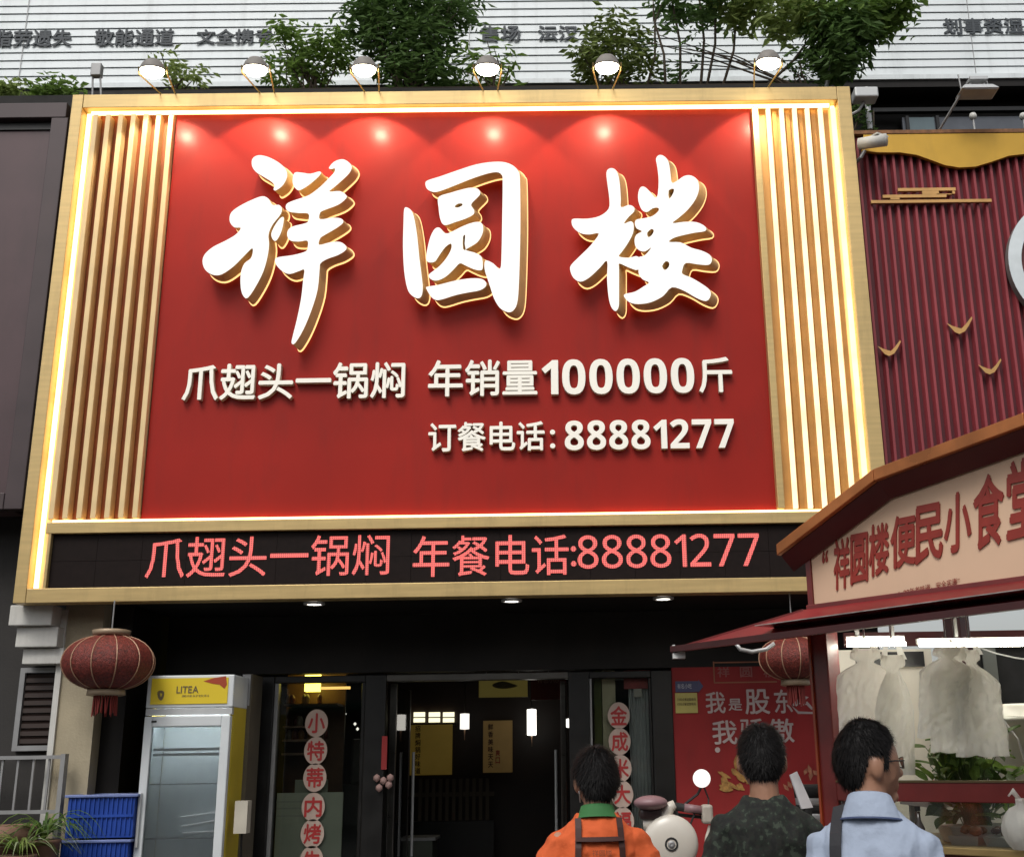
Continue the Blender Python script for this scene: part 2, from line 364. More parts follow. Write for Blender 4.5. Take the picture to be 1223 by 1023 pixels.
# neighbours and backs
nb = thing('dark_left_building', 'dark building at the left edge with a slatted window and white stepped corbel', 'building', (-4.2, 8.5, 0))
B('wall', (-9, 8.45, 0), (-3.62, 8.7, 3.3), mat('grey_brown_wall', (.035, .032, .03), .8, 0, .2, 3, .1, dirt=.4), nb)
B('upper_wall', (-9, 8.3, 3.3), (-3.82, 8.6, 6.2), M_dark, nb)
for px0, px1, py0, py1 in ((11, 62, 722, 747), (15, 65, 747, 772), (19, 68, 772, 791)):
    r = rect(px0, px1, py0, py1, 8.15); i = (722, 747, 772).index(py0)
    B('corbel_step', (r[0].x, 8.15+.05*i, r[2].z+.004*(i < 2)), (r[1].x, 8.447, r[0].z), M_white, nb, bevel=.006)
r = rect(20, 68, 797, 896, 8.40)
x0, x1, z1, z0 = r[0].x, r[1].x, r[0].z, r[2].z
wdw = MB()
for a, b in (((x0, z0), (x0+.035, z1)), ((x1-.035, z0), (x1, z1)), ((x0+.035, z0), (x1-.035, z0+.035)), ((x0+.035, z1-.035), (x1-.035, z1))): wdw.box((a[0], 8.39, a[1]), (b[0], 8.449, b[1]))
wf = wdw.build('window_frame', M_grey, nb)
B('pane', (x0+.035, 8.42, z0+.035), (x1-.035, 8.43, z1-.035), mat('dark_brown_glass', (.035, .022, .018), .15), wf)
for k in range(9):
    z = z0+.05+k*(z1-z0-.1)/9; B('blind_slat', (x0+.04, 8.405, z), (x1-.04, 8.412, z+.03), mat('blind', (.045, .03, .025), .5), wf)
# beige pier
pr0 = at(66, 850, 8.32).x; pr1 = at(113, 850, 8.32).x
pier = B('pier', (pr0, 8.32, 0), (pr1, 8.95, 2.745), M_beige); pier.name = 'beige_pier'; tag(pier, 'beige rendered pier behind the left lantern, between the grey window and the entrance', 'pillar')
pe = B('corner_trim', (pr0-.02, 8.30, 0), (pr0+.02, 8.318, 2.60), M_white, pier)

# --- brown panelled sign at the left
ls = thing('brown_sign_box', 'plain dark brown metal sign panel left of the big red sign', 'sign', (-5, 8.05, 3.3))
zt = 6.535; zb = 3.28
B('backing', (-9, 8.12, zb), (-3.93, 8.28, zt), M_brown, ls)
xr = at(79, 135, 8.03).x
for nm, a, b in (('top_rail', (-9, 8.03, zt-.13), (xr, 8.118, zt)), ('side_rail', (xr-.11, 8.03, zb), (xr+.02, 8.118, zt-.134)), ('bottom_rail', (-9, 8.03, zb), (xr-.114, 8.118, zb+.12))): B(nm, a, b, M_brownf, ls, bevel=.005)
B('shadow_gap', (-9, 8.09, zt-.20), (xr-.114, 8.117, zt-.138), M_black, ls)
for k in range(4): B('panel', (-8.9+k*1.2, 8.105, zb+.125), (-8.9+k*1.2+1.19 if k < 3 else xr-.118, 8.118, zt-.205), M_brown, ls)

# --- louvred facade board far above
lv = thing('louvre_board', 'pale grey horizontal louvre cladding with dark lettering high behind the red sign', 'cladding', (0, 9.7, 7.7))
B('backing', (-7, 9.72, 7.70), (6.5, 9.80, 9.3), mat('louvre_gap', (.07, .08, .085), .7), lv)
zl = 7.735
for i in range(19):
    z = zl + i*.0862
    q = MB(); y = 9.62
    q.hexa([(-7, y+.0, z), (6.5, y+.0, z), (6.5, y+.095, z+.006), (-7, y+.095, z+.006), (-7, y+.010, z+.078), (6.5, y+.010, z+.078), (6.5, y+.095, z+.079), (-7, y+.095, z+.079)])
    q.build('louvre_slat', M_louv, lv, origin=(0, y, z))
B('bottom_rail', (-7, 9.60, 7.675), (6.5, 9.72, 7.725), M_louv, lv)
for px in (28, 560, 1160):
    x = at(px, 40, 9.6).x; B('joint_strip', (x, 9.616, 7.73), (x+.006, 9.619, 9.2), M_grey, lv)
for s, px0, px1, py0, py1 in (('脂劳遗失', -8, 85, 36, 55), ('敬能通道', 113, 207, 35, 54), ('文全携专', 235, 325, 35, 52), ('售场', 573, 621, 31, 49), ('沄汉', 643, 690, 31, 48), ('划事资湿', 1127, 1222, 22, 40)):
    lettering(s, rect(px0, px1, py0, py1, 9.610), NF, M_char, lv, .008, .028)
# dark recess under the louvres, roof terrace behind the sign
rc = thing('terrace_wall', 'dark recessed wall directly below the louvre board with window glass at right', 'wall', (0, 9.9, 6))
B('wall', (-9, 9.9, 5.5), (9, 10.1, 7.95), M_dark, rc)
B('soffit', (-9, 9.62, 7.60), (9, 9.895, 7.67), M_dark, rc)
r = rect(1078, 1330, 139, 158, 9.8)
B('window_strip', (r[0].x, 9.8, r[2].z-.3), (r[1].x, 9.83, r[0].z), mat('strip_window_glass', (.10, .11, .13), .12), rc)
for px in (1082, 1118): 
    x = at(px, 150, 9.79).x; B('mullion', (x, 9.77, r[2].z-.3), (x+.03, 9.798, r[0].z), M_black, rc)
B('blue_blind', (at(1084, 150, 9.795).x, 9.785, r[2].z-.3), (at(1116, 150, 9.795).x, 9.795, r[0].z-.01), mat('pale_blue_blind', (.12, .17, .19), .5), rc)
B('rail', (at(1045, 100, 9.6).x, 9.75, 7.42), (9, 9.80, 7.46), M_black, rc)
zp = at(600, 112, 8.8).z
B('planter_trough', (-3.75, 8.62, zp-.32), (2.2, 9.0, zp-.05), mat('planter_dark', (.012, .011, .010), .8), None).name = 'planter_trough'
tag(bpy.data.objects['planter_trough'], 'long dark planter trough on the roof behind the top of the red sign', 'planter')
B('soil', (-3.7, 8.65, zp-.046), (2.1, 8.97, zp-.02), mat('soil', (.03, .022, .015), .95), bpy.data.objects['planter_trough'])

# ================================================================== THE BIG SIGN
sg = thing('restaurant_sign', 'huge red restaurant sign with gold frame, slatted sides and three big white brush characters', 'sign', (-.75, 8.1, SZ0))
YF = 8.0
def sx(px, py, Y=YF): return at(px, py, Y).x
def sz(px, py, Y=YF): return at(px, py, Y).z
FW = .085
B('sign_back', (SX0+.01, 8.145, SZ0+.01), (SX1-.01, 8.24, SZ1-.01), M_brownf, sg)
B('frame_bar', (SX0, YF, SZ0), (SX0+FW, 8.14, SZ1), M_gold, sg, .004)
B('frame_bar', (SX1-FW-.02, YF, SZ0), (SX1, 8.14, SZ1), M_gold, sg, .004)
B('frame_bar', (SX0+FW+.002, YF+.002, SZ1-.115), (SX1-FW-.022, 8.14, SZ1), M_gold, sg, .004)
B('frame_bar', (SX0+FW+.002, YF+.002, SZ0), (SX1-FW-.022, 8.14, SZ0+.10), M_gold, sg, .004)
YP = 8.07
zm1 = sz(520, 612); zm0 = sz(520, 630)          # gold bar between panel and LED
zi1 = SZ1-.115; zi0 = SZ0+.10
xl = SX0+FW; xrr = SX1-FW-.02
# inner light strip at frame, returns
GAPW = .075
B('light_strip', (xl+.012, YF+.075, zi0+.012), (xl+.040, YF+.095, zi1-.012), M_strip, sg)
B('light_strip', (xrr-.040, YF+.075, zi0+.012), (xrr-.012, YF+.095, zi1-.012), M_strip, sg)
B('edge_channel', (xl+.003, 8.100, zi0), (xl+GAPW+.03, 8.138, zi1), M_slat, sg)
B('edge_channel', (xrr-GAPW-.03, 8.100, zi0), (xrr-.003, 8.138, zi1), M_slat, sg)
B('edge_bead', (xl+GAPW+.03, YF+.01, zi0), (xl+GAPW+.05, 8.138, zm0), M_gold, sg, .003)
B('edge_bead', (xrr-GAPW-.05, YF+.01, zi0), (xrr-GAPW-.03, 8.138, zm0), M_gold, sg, .003)
xa = xl+GAPW+.052; xb = xrr-GAPW-.052
B('middle_bar', (xl+GAPW+.01, YF+.006, zm0), (xrr-GAPW-.01, 8.138, zm1-.028), M_gold, sg, .004)
B('light_strip', (xl+GAPW+.03, YF+.05, zm1-.026), (xrr-GAPW-.03, YF+.066, zm1-.004), M_strip, sg)
B('light_strip', (xl+.06, YF+.035, zi1-.040), (xrr-.06, YF+.055, zi1-.014), M_strip, sg)
# led panel
for k in range(18):
    for j in range(2):
        wx = (xb-xa)/18; hz = (zm0-.003-zi0-.004)/2; B('led_module', (xa+wx*k+.001, YF+.045+random.uniform(0, .0015), zi0+.004+hz*j+.001), (xa+wx*(k+1)-.001, 8.135, zi0+.004+hz*(j+1)-.001), M_ledpanel, sg)
# red panel
xp0 = (sx(206, 300, YP)+sx(173, 560, YP))/2; xp0 = sx(190, 370, YP); xp1 = sx(917, 370, YP)
B('red_panel', (xp0, YP+.012, zm1-.003), (xp1, 8.138, zi1), M_redpanel, sg)
# slat zones
B('slot_backing', (xl+GAPW+.03, 8.118, zm1), (xp0-.002, 8.139, zi1-.002), M_slotback, sg)
B('slot_backing', (xp1+.002, 8.118, zm1), (xrr-GAPW-.03, 8.139, zi1-.002), mat('slot_backing_right', (.50, .26, .08), .5, .2, .1), sg)
xs0 = sx(110, 160); xs1 = sx(199.5, 200)
n = 7
left_x = [sx(110+ (201-110)*i/6 - 0, 133) for i in range(7)]
lx0 = (sx(110, 133)+sx(62, 610))/2; lx1 = (sx(201, 133)+sx(161.5, 610))/2
for i in range(7):
    x = lx0+(lx1-lx0)*i/6
    B('gold_slat', (x-.019, YF+.03, zm1), (x+.019, 8.116, zi1-.045), M_slat, sg, .003)
# edge posts of the red panel and bright tubes at the right
xe = (sx(902, 133)+sx(934, 600))/2
B('gold_slat', (xe-.025, YF+.015, zm1), (xe+.025, 8.116, zi1-.045), M_gold, sg, .004)
rt = [(919, 952), (935, 970), (951, 987), (966, 1004), (982, 1021), (998, 1038)]
for a, b in rt:
    x = (sx(a, 133)+sx(b, 600))/2
    B('light_tube', (x-.017, YF+.045, zm1+.005), (x+.017, YF+.075, zi1-.045), M_strip2, sg, .004)
for (a, b), (c, d) in zip(rt[:-1], rt[1:]):
    x = ((sx(a, 133)+sx(b, 600))/2+(sx(c, 133)+sx(d, 600))/2)/2
    B('gold_slat', (x-.016, YF+.085, zm1), (x+.016, 8.116, zi1-.045), mat('bronze_slat', (.45, .22, .06), .4, .4), sg)
# big brush characters: traced faces, gold returns, glowing rim at the back
BIG = {
 '祥': ((235, 175, 4.09), [
   ([(272,60),(300,43),(345,50),(395,75),(430,105),(442,135),(435,165),(415,195),(385,215),(375,208),(380,192),(365,172),(330,150),(290,125),(270,95)], []),
   ([(478,128),(515,128),(555,133),(598,122),(605,135),(570,170),(530,200),(497,214),(475,195),(468,165)], []),
   ([(645,105),(670,75),(710,62),(740,75),(757,100),(745,130),(710,165),(670,200),(648,220),(700,218),(730,238),(728,255),(690,285),(620,312),(602,325),(602,355),(660,348),(705,352),(715,372),(680,400),(620,435),(602,450),(598,480),(650,468),(700,466),(728,485),(728,505),(690,530),(640,548),(605,570),(600,600),(590,700),(560,800),(520,895),(480,960),(463,958),(470,920),(490,840),(510,740),(520,650),(525,602),(500,608),(455,622),(420,610),(390,580),(382,552),(400,540),(470,530),(532,512),(542,490),(540,460),(500,464),(460,460),(443,440),(445,410),(470,390),(530,375),(545,362),(545,328),(500,325),(450,318),(435,300),(440,280),(470,265),(530,245),(560,230),(605,195),(645,155),(672,125),(674,107),(660,110)], []),
   ([(160,350),(170,320),(210,290),(270,260),(320,243),(350,255),(370,285),(400,285),(415,300),(410,330),(375,375),(356,410),(350,440),(353,480),(345,540),(325,610),(290,680),(250,738),(228,730),(215,690),(215,620),(232,572),(262,548),(273,520),(270,497),(235,530),(180,585),(120,625),(75,625),(40,600),(28,560),(40,525),(80,490),(140,460),(190,430),(215,398),(185,395),(165,375)], []),
   ([(425,347),(420,390),(407,430),(387,460),(371,453),(364,425),(382,385),(408,350)], [])]),
 '圆': ((470, 180, 4.87), [
   ([(185,190),(200,172),(270,150),(370,115),(480,80),(580,65),(650,68),(700,90),(725,120),(735,160),(738,400),(735,600),(728,800),(718,890),(695,930),(665,938),(620,915),(585,860),(565,800),(545,740),(530,690),(530,650),(542,638),(580,655),(620,686),(628,600),(632,400),(635,180),(628,140),(600,125),(540,135),(450,165),(350,205),(270,235),(230,240),(195,222)], []),
   ([(62,340),(78,330),(105,350),(122,400),(138,500),(150,620),(165,740),(170,800),(162,845),(140,858),(105,840),(80,800),(62,700),(55,560),(58,420)], []),
   ([(262,270),(330,245),(400,225),(450,215),(490,222),(505,245),(495,265),(460,300),(452,320),(468,345),(465,370),(420,395),(360,415),(310,432),(285,425),(270,390),(262,330)], [[(355,325),(375,308),(400,308),(398,320),(372,331)]]),
   ([(240,455),(268,448),(300,480),(330,475),(400,440),(460,418),(500,415),(520,435),(518,480),(490,530),(445,560),(420,577),(470,592),(505,610),(517,635),(519,680),(508,695),(470,690),(420,668),(385,655),(350,690),(300,735),(250,755),(215,745),(205,722),(230,700),(270,668),(310,620),(336,570),(333,540),(300,562),(265,610),(240,645),(205,648),(190,630),(197,570),(215,500)], [[(404,500),(417,492),(414,540),(420,575),(404,570)]]),
   ([(190,800),(200,790),(260,780),(360,755),(450,742),(510,745),(538,765),(535,790),(500,812),(430,825),(360,840),(290,862),(250,868),(220,850)], [])]),
 '楼': ((670, 175, 4.76), [
   ([(258,150),(275,125),(305,128),(325,160),(335,220),(340,300),(342,345),(385,332),(415,345),(415,370),(385,400),(358,438),(395,425),(412,440),(410,490),(380,550),(345,600),(330,625),(385,632),(440,626),(440,700),(380,685),(332,665),(330,700),(330,850),(328,910),(310,935),(285,910),(270,850),(262,750),(262,650),(220,690),(160,745),(110,768),(70,745),(52,700),(60,670),(110,620),(170,560),(215,495),(160,500),(110,492),(70,460),(60,425),(75,410),(150,410),(220,395),(270,355),(275,300),(265,220)], []),
   ([(540,70),(560,48),(590,58),(612,90),(622,150),(630,205),(660,195),(700,168),(740,165),(775,190),(785,240),(765,300),(720,360),(670,405),(635,435),(700,428),(770,430),(820,455),(820,480),(760,490),(690,505),(640,520),(615,542),(680,545),(740,575),(800,592),(845,615),(858,645),(840,672),(780,670),(710,662),(690,700),(692,725),(740,745),(800,780),(845,815),(850,850),(825,878),(770,860),(700,820),(630,800),(580,850),(510,885),(440,895),(390,885),(360,855),(365,838),(420,825),(470,795),(500,773),(465,755),(443,725),(441,690),(441,632),(470,622),(495,600),(512,574),(480,595),(450,592),(425,570),(418,530),(430,500),(460,482),(430,465),(420,435),(430,415),(470,408),(520,395),(555,365),(550,348),(520,352),(490,372),(460,360),(440,310),(440,260),(455,230),(480,232),(510,262),(545,290),(555,200),(548,120)],
     [[(612,250),(640,240),(640,262),(615,298)], [(490,490),(515,468),(528,480),(515,505),(495,515)], [(575,680),(595,652),(615,660),(612,685),(590,702)]])])}
for ch, ((ox, oy, sc), strokes) in BIG.items():
    q = MB(); rim = MB()
    for i, (out, holes) in enumerate(strokes):
        o2 = smoothloop(out, 3); h2 = [smoothloop(h, 2) for h in holes]
        yf = 7.93 + .0012*i; yb = 8.055 + .0012*i
        front = lambda x, y: at(ox+x/sc, oy+y/sc, yf)
        back = lambda x, y: at(ox+x/sc+8.2, oy+y/sc+7.6, yb)
        q.prism(o2, h2, front, back)
        cxm = sum(p[0] for p in o2)/len(o2)
        # rim: outward offset of the outline
        area = sum(o2[k][0]*o2[(k+1) % len(o2)][1]-o2[(k+1) % len(o2)][0]*o2[k][1] for k in range(len(o2)))
        sgn = 1 if area > 0 else -1; off = []
        for k in range(len(o2)):
            a, b = V((*o2[k-1], 0)), V((*o2[(k+1) % len(o2)], 0)); d = (b-a).normalized(); off.append((o2[k][0]+d.y*sgn*5, o2[k][1]-d.x*sgn*5))
        m = len(o2); pts = [at(ox+x/sc+8.2, oy+y/sc+7.6, yb+.004) for x, y in off]; pi = [at(ox+x/sc+8.2, oy+y/sc+7.6, yb+.004) for x, y in o2]
        pts2 = [p+V((0, .012, 0)) for p in pts]
        rim.add(pts+pi+pts2, [(k, (k+1) % m, m+(k+1) % m, m+k) for k in range(m)] + [(k, (k+1) % m, 2*m+(k+1) % m, 2*m+k) for k in range(m)])
    c = q.build('big_character', [M_white_lit, M_goldside], sg, origin=at(ox+50, oy+50, 8)); c['label'] = {'祥': 'white brush character 祥 with gold sides', '圆': 'white brush character 圆 with gold sides', '楼': 'white brush character 楼 with gold sides'}[ch]
    rim.build('rim_light', M_rim, c)
# smaller raised letters
for s, x0, x1, y0, y1 in (('爪翅头一锅焖', 219, 483, 434, 476), ('年销量', 512, 641, 430, 472), ('100000', 647, 829, 428.5, 470), ('斤', 835, 874, 427, 468),
                          ('订餐电话', 512, 650, 504, 538), (':', 657, 663, 513, 535), ('88881277', 674.5, 877, 501, 536)):
    lettering(s, rect(x0, x1, y0, y1, YP-.035), NF, [M_letter, M_letside], sg, .045, .020 if s[0] in '爪年斤订' else .004)
for s, x0, x1, y0, y1 in (('爪翅头一锅焖', 175, 465, 640, 688), ('年餐电话', 493.5, 679, 639, 687), (':', 682, 688, 652, 676), ('88881277', 690, 907, 638, 677)):
    lettering(s, rect(x0, x1, y0, y1, YF+.043), NF, M_ledtext, sg, 0, .008, light=True)

# floodlights over the sign
LX = [(182, 88, 'leftmost of the six, half hidden in haze of light above the left slats'), (305, 86, 'second from the left, beside the leafy shrub'), (435, 86, 'third from the left, in front of the big dark bush'),
      (582, 85, 'fourth from the left, above the character 圆'), (725, 83, 'fifth from the left, in front of the round bush'), (918, 78, 'rightmost of the six, above the right slats')]
for i, (px, py, wh) in enumerate(LX):
    p = at(px, py-4, 7.66)
    t = thing('floodlight', 'lit floodlight, '+wh, 'floodlight', p, 'floodlights above the red sign')
    aim = V((0, .10, -1)).normalized(); side = V((1, 0, 0)); up = side.cross(aim)
    W2, H2 = .095, .075
    def Pt(a, b, c): return p + side*a + up*b + aim*c
    circ = lambda r, c: [Pt(W2*r*math.cos(k), H2*r*math.sin(k), c) for k in [2*math.pi*m/28 for m in range(28)]]
    q = MB(); q.loft([circ(.35, -.085), circ(.55, -.08), circ(.85, -.045), circ(1.0, -.008), circ(1.03, .004), circ(.96, .004)], False); q.build('housing', mat('lamp_hood', (.22, .20, .18), .6, 0, .2, 20), t, True)
    q = MB(); q.loft([circ(.94, -.002), circ(.90, .022), circ(.72, .042), circ(.4, .055), circ(.02, .060)], False); q.build('lens', M_lamp, t)
    q = MB()
    for s in (-1, 1): q.tube([Pt(s*(W2+.01), 0, -.03), Pt(s*(W2+.012), .02, .02), V((p.x+s*.05, 8.05, SZ1+.01))], .006, 6)
    q.build('bracket', mat('brass_bracket', (.5, .38, .15), .4, .6), t)
    q = MB(); q.box((p.x-.07, 8.03, SZ1+.001), (p.x+.07, 8.09, SZ1+.014)); q.build('foot_plate', M_grey, t)
    l = bpy.data.lights.new('flood_beam', 'SPOT'); l.energy = 78; l.spot_size = rad(94); l.spot_blend = .18; l.color = (1, .82, .56); l.shadow_soft_size = .045
    lo = bpy.data.objects.new('flood_beam', l); COL.objects.link(lo); lo.parent = t; lo.location = aim*.05
    tgt = V((p.x, p.y+.62, p.z-1.0)); lo.rotation_euler = (tgt-p).to_track_quat('-Z', 'Y').to_euler()
# small unlit lamp arm at the left end
p = at(116, 84, 8.1); t = thing('floodlight', 'small unlit dark floodlight standing at the top left corner of the red sign', 'floodlight', p)
q = MB(); q.box(p-V((.04, .03, .06)), p+V((.04, .03, .05))); q.build('housing', M_grey, t, bevel=.006)
q = MB(); q.tube([p-V((0.03, 0, .05)), V((p.x-.01, 8.1, SZ1))], .008); q.tube([p+V((.03, 0, -.05)), V((p.x+.06, 8.1, SZ1))], .008); q.build('bracket', M_grey, t)

# ================================================================== right neighbour sign
rs = thing('maroon_ribbed_sign', 'maroon ribbed sign with wavy yellow top edge, gold cloud and gold birds', 'sign', (3.4, 8.25, 2))
YR = 8.15; zr1 = at(1130, 163, YR).z; zr0 = 3.0; xr0 = 2.32; xr1 = 6.4
B('backing', (xr0, YR+.03, zr0), (xr1, YR+.10, zr1), M_ribback, rs)
pitch_r = (at(1180, 300, YR).x-at(1060, 300, YR).x)/11.2
i = 0; x = xr0+.01
while x < 5.2:
    q = MB(); w2 = pitch_r*.62; q.hexa([(x, YR+.028, zr0), (x+.012, YR-.012, zr0), (x+w2-.012, YR-.012, zr0), (x+w2, YR+.028, zr0), (x, YR+.028, zr1-.01), (x+.012, YR-.012, zr1-.01), (x+w2-.012, YR-.012, zr1-.01), (x+w2, YR+.028, zr1-.01)])
    q.build('rib', M_ribred, rs, origin=(x, YR, zr0)); x += pitch_r
# wavy yellow valance
def wav(x): 
    t = (x-2.9)/1.15; return .035 + .105*max(0, .5-.5*math.cos(t*2*math.pi/1.0*.5*2*.5+0.2))**1.2
q = MB(); n = 60; xs = [xr0+.08+(xr1-.02-xr0-.08)*k/n for k in range(n+1)]
wpx = [(1030, 182), (1050, 184), (1075, 184), (1095, 187), (1112, 193), (1128, 199), (1145, 202), (1165, 201), (1185, 195), (1205, 188), (1223, 186), (1245, 190), (1280, 200), (1320, 201), (1370, 188), (1500, 195)]
lower = [(at(a, b-2, YR-.05).x, at(a, b-2, YR-.05).z) for a, b in wpx]; lower = [(a, b) for a, b in lower if a < 6.3]
outl = [(lower[0][0]+.02, zr1-.005)] + lower + [(lower[-1][0], zr1-.005)]
q.prism(outl, [], lambda x, z: (x, YR-.05, z), lambda x, z: (x, YR-.016, z)); q.build('wavy_valance', M_yellow, rs)
B('top_rail', (xr0, YR-.055, zr1), (xr1, YR+.1, zr1+.03), mat('rust_rail', (.22, .10, .04), .6, .3, .3, 30), rs)
# gold cloud: three long bars and links
def gbar(px0, px1, py0, py1, par):
    r = rect(px0, px1, py0, py1, YR-.03); q.box((r[0].x, YR-.04, r[2].z), (r[1].x, YR-.016, r[0].z))
q = MB()
for a in ((1040, 1184, 239, 242.5), (1054, 1130, 233, 236.5), (1072, 1141, 225, 228.5)): gbar(*a, None)
for a in ((1063, 1074, 236.6, 238.9), (1101, 1121, 228.6, 232.9), (1137, 1140, 228.6, 232), (1118, 1136, 232.0, 232.9)): gbar(*a, None)
q.build('gold_cloud', mat('gold_ornament', (.60, .34, .12), .35, .5), rs)
for cx, cy, s in ((1062, 416, 1), (1146, 389, 1.1), (1182, 438, 1)):
    P_ = [(-14, -4), (-8, -1), (-2, 1), (2, 2), (7, -3), (13, -11), (14, -9), (10, -1), (6, 5), (0, 8), (-5, 6), (-9, 1.5)]
    P_ = [(x*s, y*s+1) for x, y in P_]
    q = MB(); q.prism(P_, [], lambda x, y: at(cx+x, cy+y, YR-.045), lambda x, y: at(cx+x, cy+y, YR-.02)); q.build('gold_bird', MATS['gold_ornament'], rs)
# white ring logo, cut by the frame edge
cc = at(1281, 316, YR-.05); ro = cc.x-at(1203, 316, YR-.05).x; n = 72
q = MB(); ring = lambda r: [(math.cos(2*math.pi*k/n)*r, math.sin(2*math.pi*k/n)*r*1.08) for k in range(n)]
q.prism(ring(ro), [ring(ro*.80)], lambda x, y: (cc.x+x, YR-.08, cc.z+y), lambda x, y: (cc.x+x, YR-.014, cc.z+y)); q.build('logo_ring', [mat('ring_white', (.72, .78, .80), .4), mat('ring_side', (.2, .19, .18), .5)], rs)
q = MB(); q.prism(ring(ro*.795), [], lambda x, y: (cc.x+x, YR-.03, cc.z+y), None); q.build('logo_disc', mat('logo_dark', (.14, .03, .03), .5), rs)
# unlit floodlight on an arm over the neighbour sign, wall lamp, pipe
p = at(1165, 108, 7.9); t = thing('floodlight', 'unlit grey floodlight on a slanting arm above the maroon ribbed sign', 'floodlight', p)
q = MB(); q.hexa([p+V(a) for a in ((-.14, -.09, -.03), (.16, -.09, -.03), (.16, .09, -.03), (-.14, .09, -.03), (-.10, -.06, .02), (.12, -.06, .02), (.12, .06, .02), (-.10, .06, .02))]); q.build('housing', M_lgrey, t, bevel=.01)
q = MB(); q.box(p+V((-.12, -.075, -.036)), p+V((.14, .075, -.031))); q.build('lens', mat('unlit_lens', (.4, .4, .38), .2), t)
q = MB(); q.box(p+V((-.05, -.05, .07)), p+V((.09, .05, .095))); q.tube([p+V((-.04, 0, .02)), p+V((-.03, 0, .08))], .01, 6); q.tube([p+V((.08, 0, .02)), p+V((.07, 0, .08))], .01, 6); q.build('ballast', M_lgrey, t)
q = MB(); e = at(1122, 155, 8.15); q.tube([p+V((-.11, .0, -.02)), e], .011, 6); q.tube([p+V((-.11, 0, 0)), p+V((-.12, 0, .14))], .006, 6); q.tube([p+V((.11, 0, 0)), p+V((.09, 0, .12))], .006, 6); q.build('arm', M_grey, t)
p = at(1042, 172, 7.95); t = thing('security_camera', 'white bullet camera on the right side of the gold sign frame', 'camera', p)
q = MB(); q.tube([p+V((-.09, .05, .03)), p+V((.09, -.06, .0))], [.045, .05], 12); q.build('camera_body', M_white, t, True)
q = MB(); q.hexa([p+V(a) for a in ((-.09, .10, .05), (.02, -.08, .045), (.12, -.03, .04), (.0, .13, .05), (-.09, .10, .062), (.02, -.08, .057), (.12, -.03, .052), (.0, .13, .062))]); q.build('hood', M_white, t)
q = MB(); q.tube([p+V((-.05, .04, -.03)), p+V((-.08, .06, -.08)), V((SX1, 8.1, p.z-.10))], .014); q.build('bracket', M_grey, t)
p = at(1027, 115, 8.2); t = B('floodlight', p+V((-.06, -.08, -.05)), p+V((.13, .05, .04)), M_lgrey, None, .012); tag(t, 'pale box lamp sticking out behind the top right corner of the gold frame', 'floodlight')
q = MB(); q.tube([p+V((.03, 0, -.05)), p+V((-.02, 0, -.13)), V((SX1-.01, 8.2, p.z-.2))], .012); q.build('bracket', M_grey, t)
q = MB(); x = at(1039, 130, 8.3).x; q.tube([(x, 8.35, at(1040, 155, 8.35).z), (x, 8.35, at(1040, 105, 8.35).z)], .022, 10); o = q.build('pole', M_lgrey); o.name = 'grey_pole'; tag(o, 'short grey pole standing behind the maroon sign beside the box lamp', 'pole')
for px in (1162, 1222):
    p = at(px, 139, 9.0); q = MB(); q.lathe([(.001, .035), (.025, .025), (.035, 0), (.025, -.025), (.001, -.035)], p, 12); o = q.build('globe_lamp', M_white, None, True)
    q = MB(); q.tube([p-V((0, 0, .03)), (p.x, 9.0, 6.0)], .01); q.build('stem', M_grey, o)
    tag(o, 'small white ball lamp above the yellow edge, '+('left one behind the floodlight arm' if px < 1200 else 'right one at the edge of the photo'), 'lamp', 'ball lamps on the terrace')

# ================================================================== foliage
def leafcloud(q, centre, R, n, ll, lw, droop=.5, per=9):
    """compound leaves: sprigs of blades spread through an uneven volume"""
    centre = V(centre)
    ll *= 1.22; lw *= 1.3
    for _ in range(int(n*.66)):
        while True:
            d = V((random.uniform(-1, 1), random.uniform(-1, 1), random.uniform(-1, 1)))
            if d.length <= 1: break
        if d.length > 0: d = d*(d.length**-.25)
        c = centre + V((d.x*R[0], d.y*R[1], d.z*R[2]))
        ax = (V((d.x, d.y*.8, abs(d.z)*.5+.3)) + V([random.gauss(0, .5) for _ in range(3)])).normalized()
        for k in range(per):
            f = k/per; base = c + ax*(f-.5)*ll*3.0
            s = ax.cross(V((0, 0, 1))).normalized() if abs(ax.z) < .95 else V((1, 0, 0))
            dr = (s*(1 if k % 2 else -1) + ax*random.uniform(.3, .9) + V((0, 0, -droop*random.uniform(.3, 1.4)))).normalized()
            L = ll*random.uniform(.7, 1.25); wv = dr.cross(V([random.gauss(0, 1) for _ in range(3)])).normalized()*lw*L/ll*.5
            nn = wv.cross(dr).normalized()*L*.08; m = base+dr*L*.5
            q.add([base, m+wv+nn, base+dr*L-nn*1.5, m-wv+nn], [(0, 1, 2), (0, 2, 3)])
def bush(name, label, cat, base, blobs, m, ll=.075, lw=.028, stems=5, group=None, droop=.5):
    t = thing(name, label, cat, base, group); q = MB()
    for c, R, n in blobs: leafcloud(q, c, R, n, ll, lw, droop)
    o = q.build('foliage', m, t, origin=base); o['kind'] = 'stuff'
    st = MB()
    for c, R, n in blobs:
        for k in range(stems):
            e = V(c)+V((random.uniform(-.7, .7)*R[0], random.uniform(-.6, .6)*R[1], random.uniform(-.2, .7)*R[2])); b = V(base)+V((random.uniform(-.1, .1), random.uniform(-.05, .05), 0))
            mid = b.lerp(e, .5)+V((random.uniform(-.06, .06), 0, random.uniform(.02, .1))); st.tube([b, mid, e], [.009, .007, .003], 5)
    st.build('stems', M_stem, t, origin=base)
    return t
YB = 8.8
def bl(px, py, rx, ry, n, Y=YB, ryy=.30): c = at(px, py, Y); s = Y*1.03/F0*1.05; return (c, (rx*s, ryy, ry*s*1.12), n)
zs = zp-.03
zlo = at(40, 126, 8.6).z
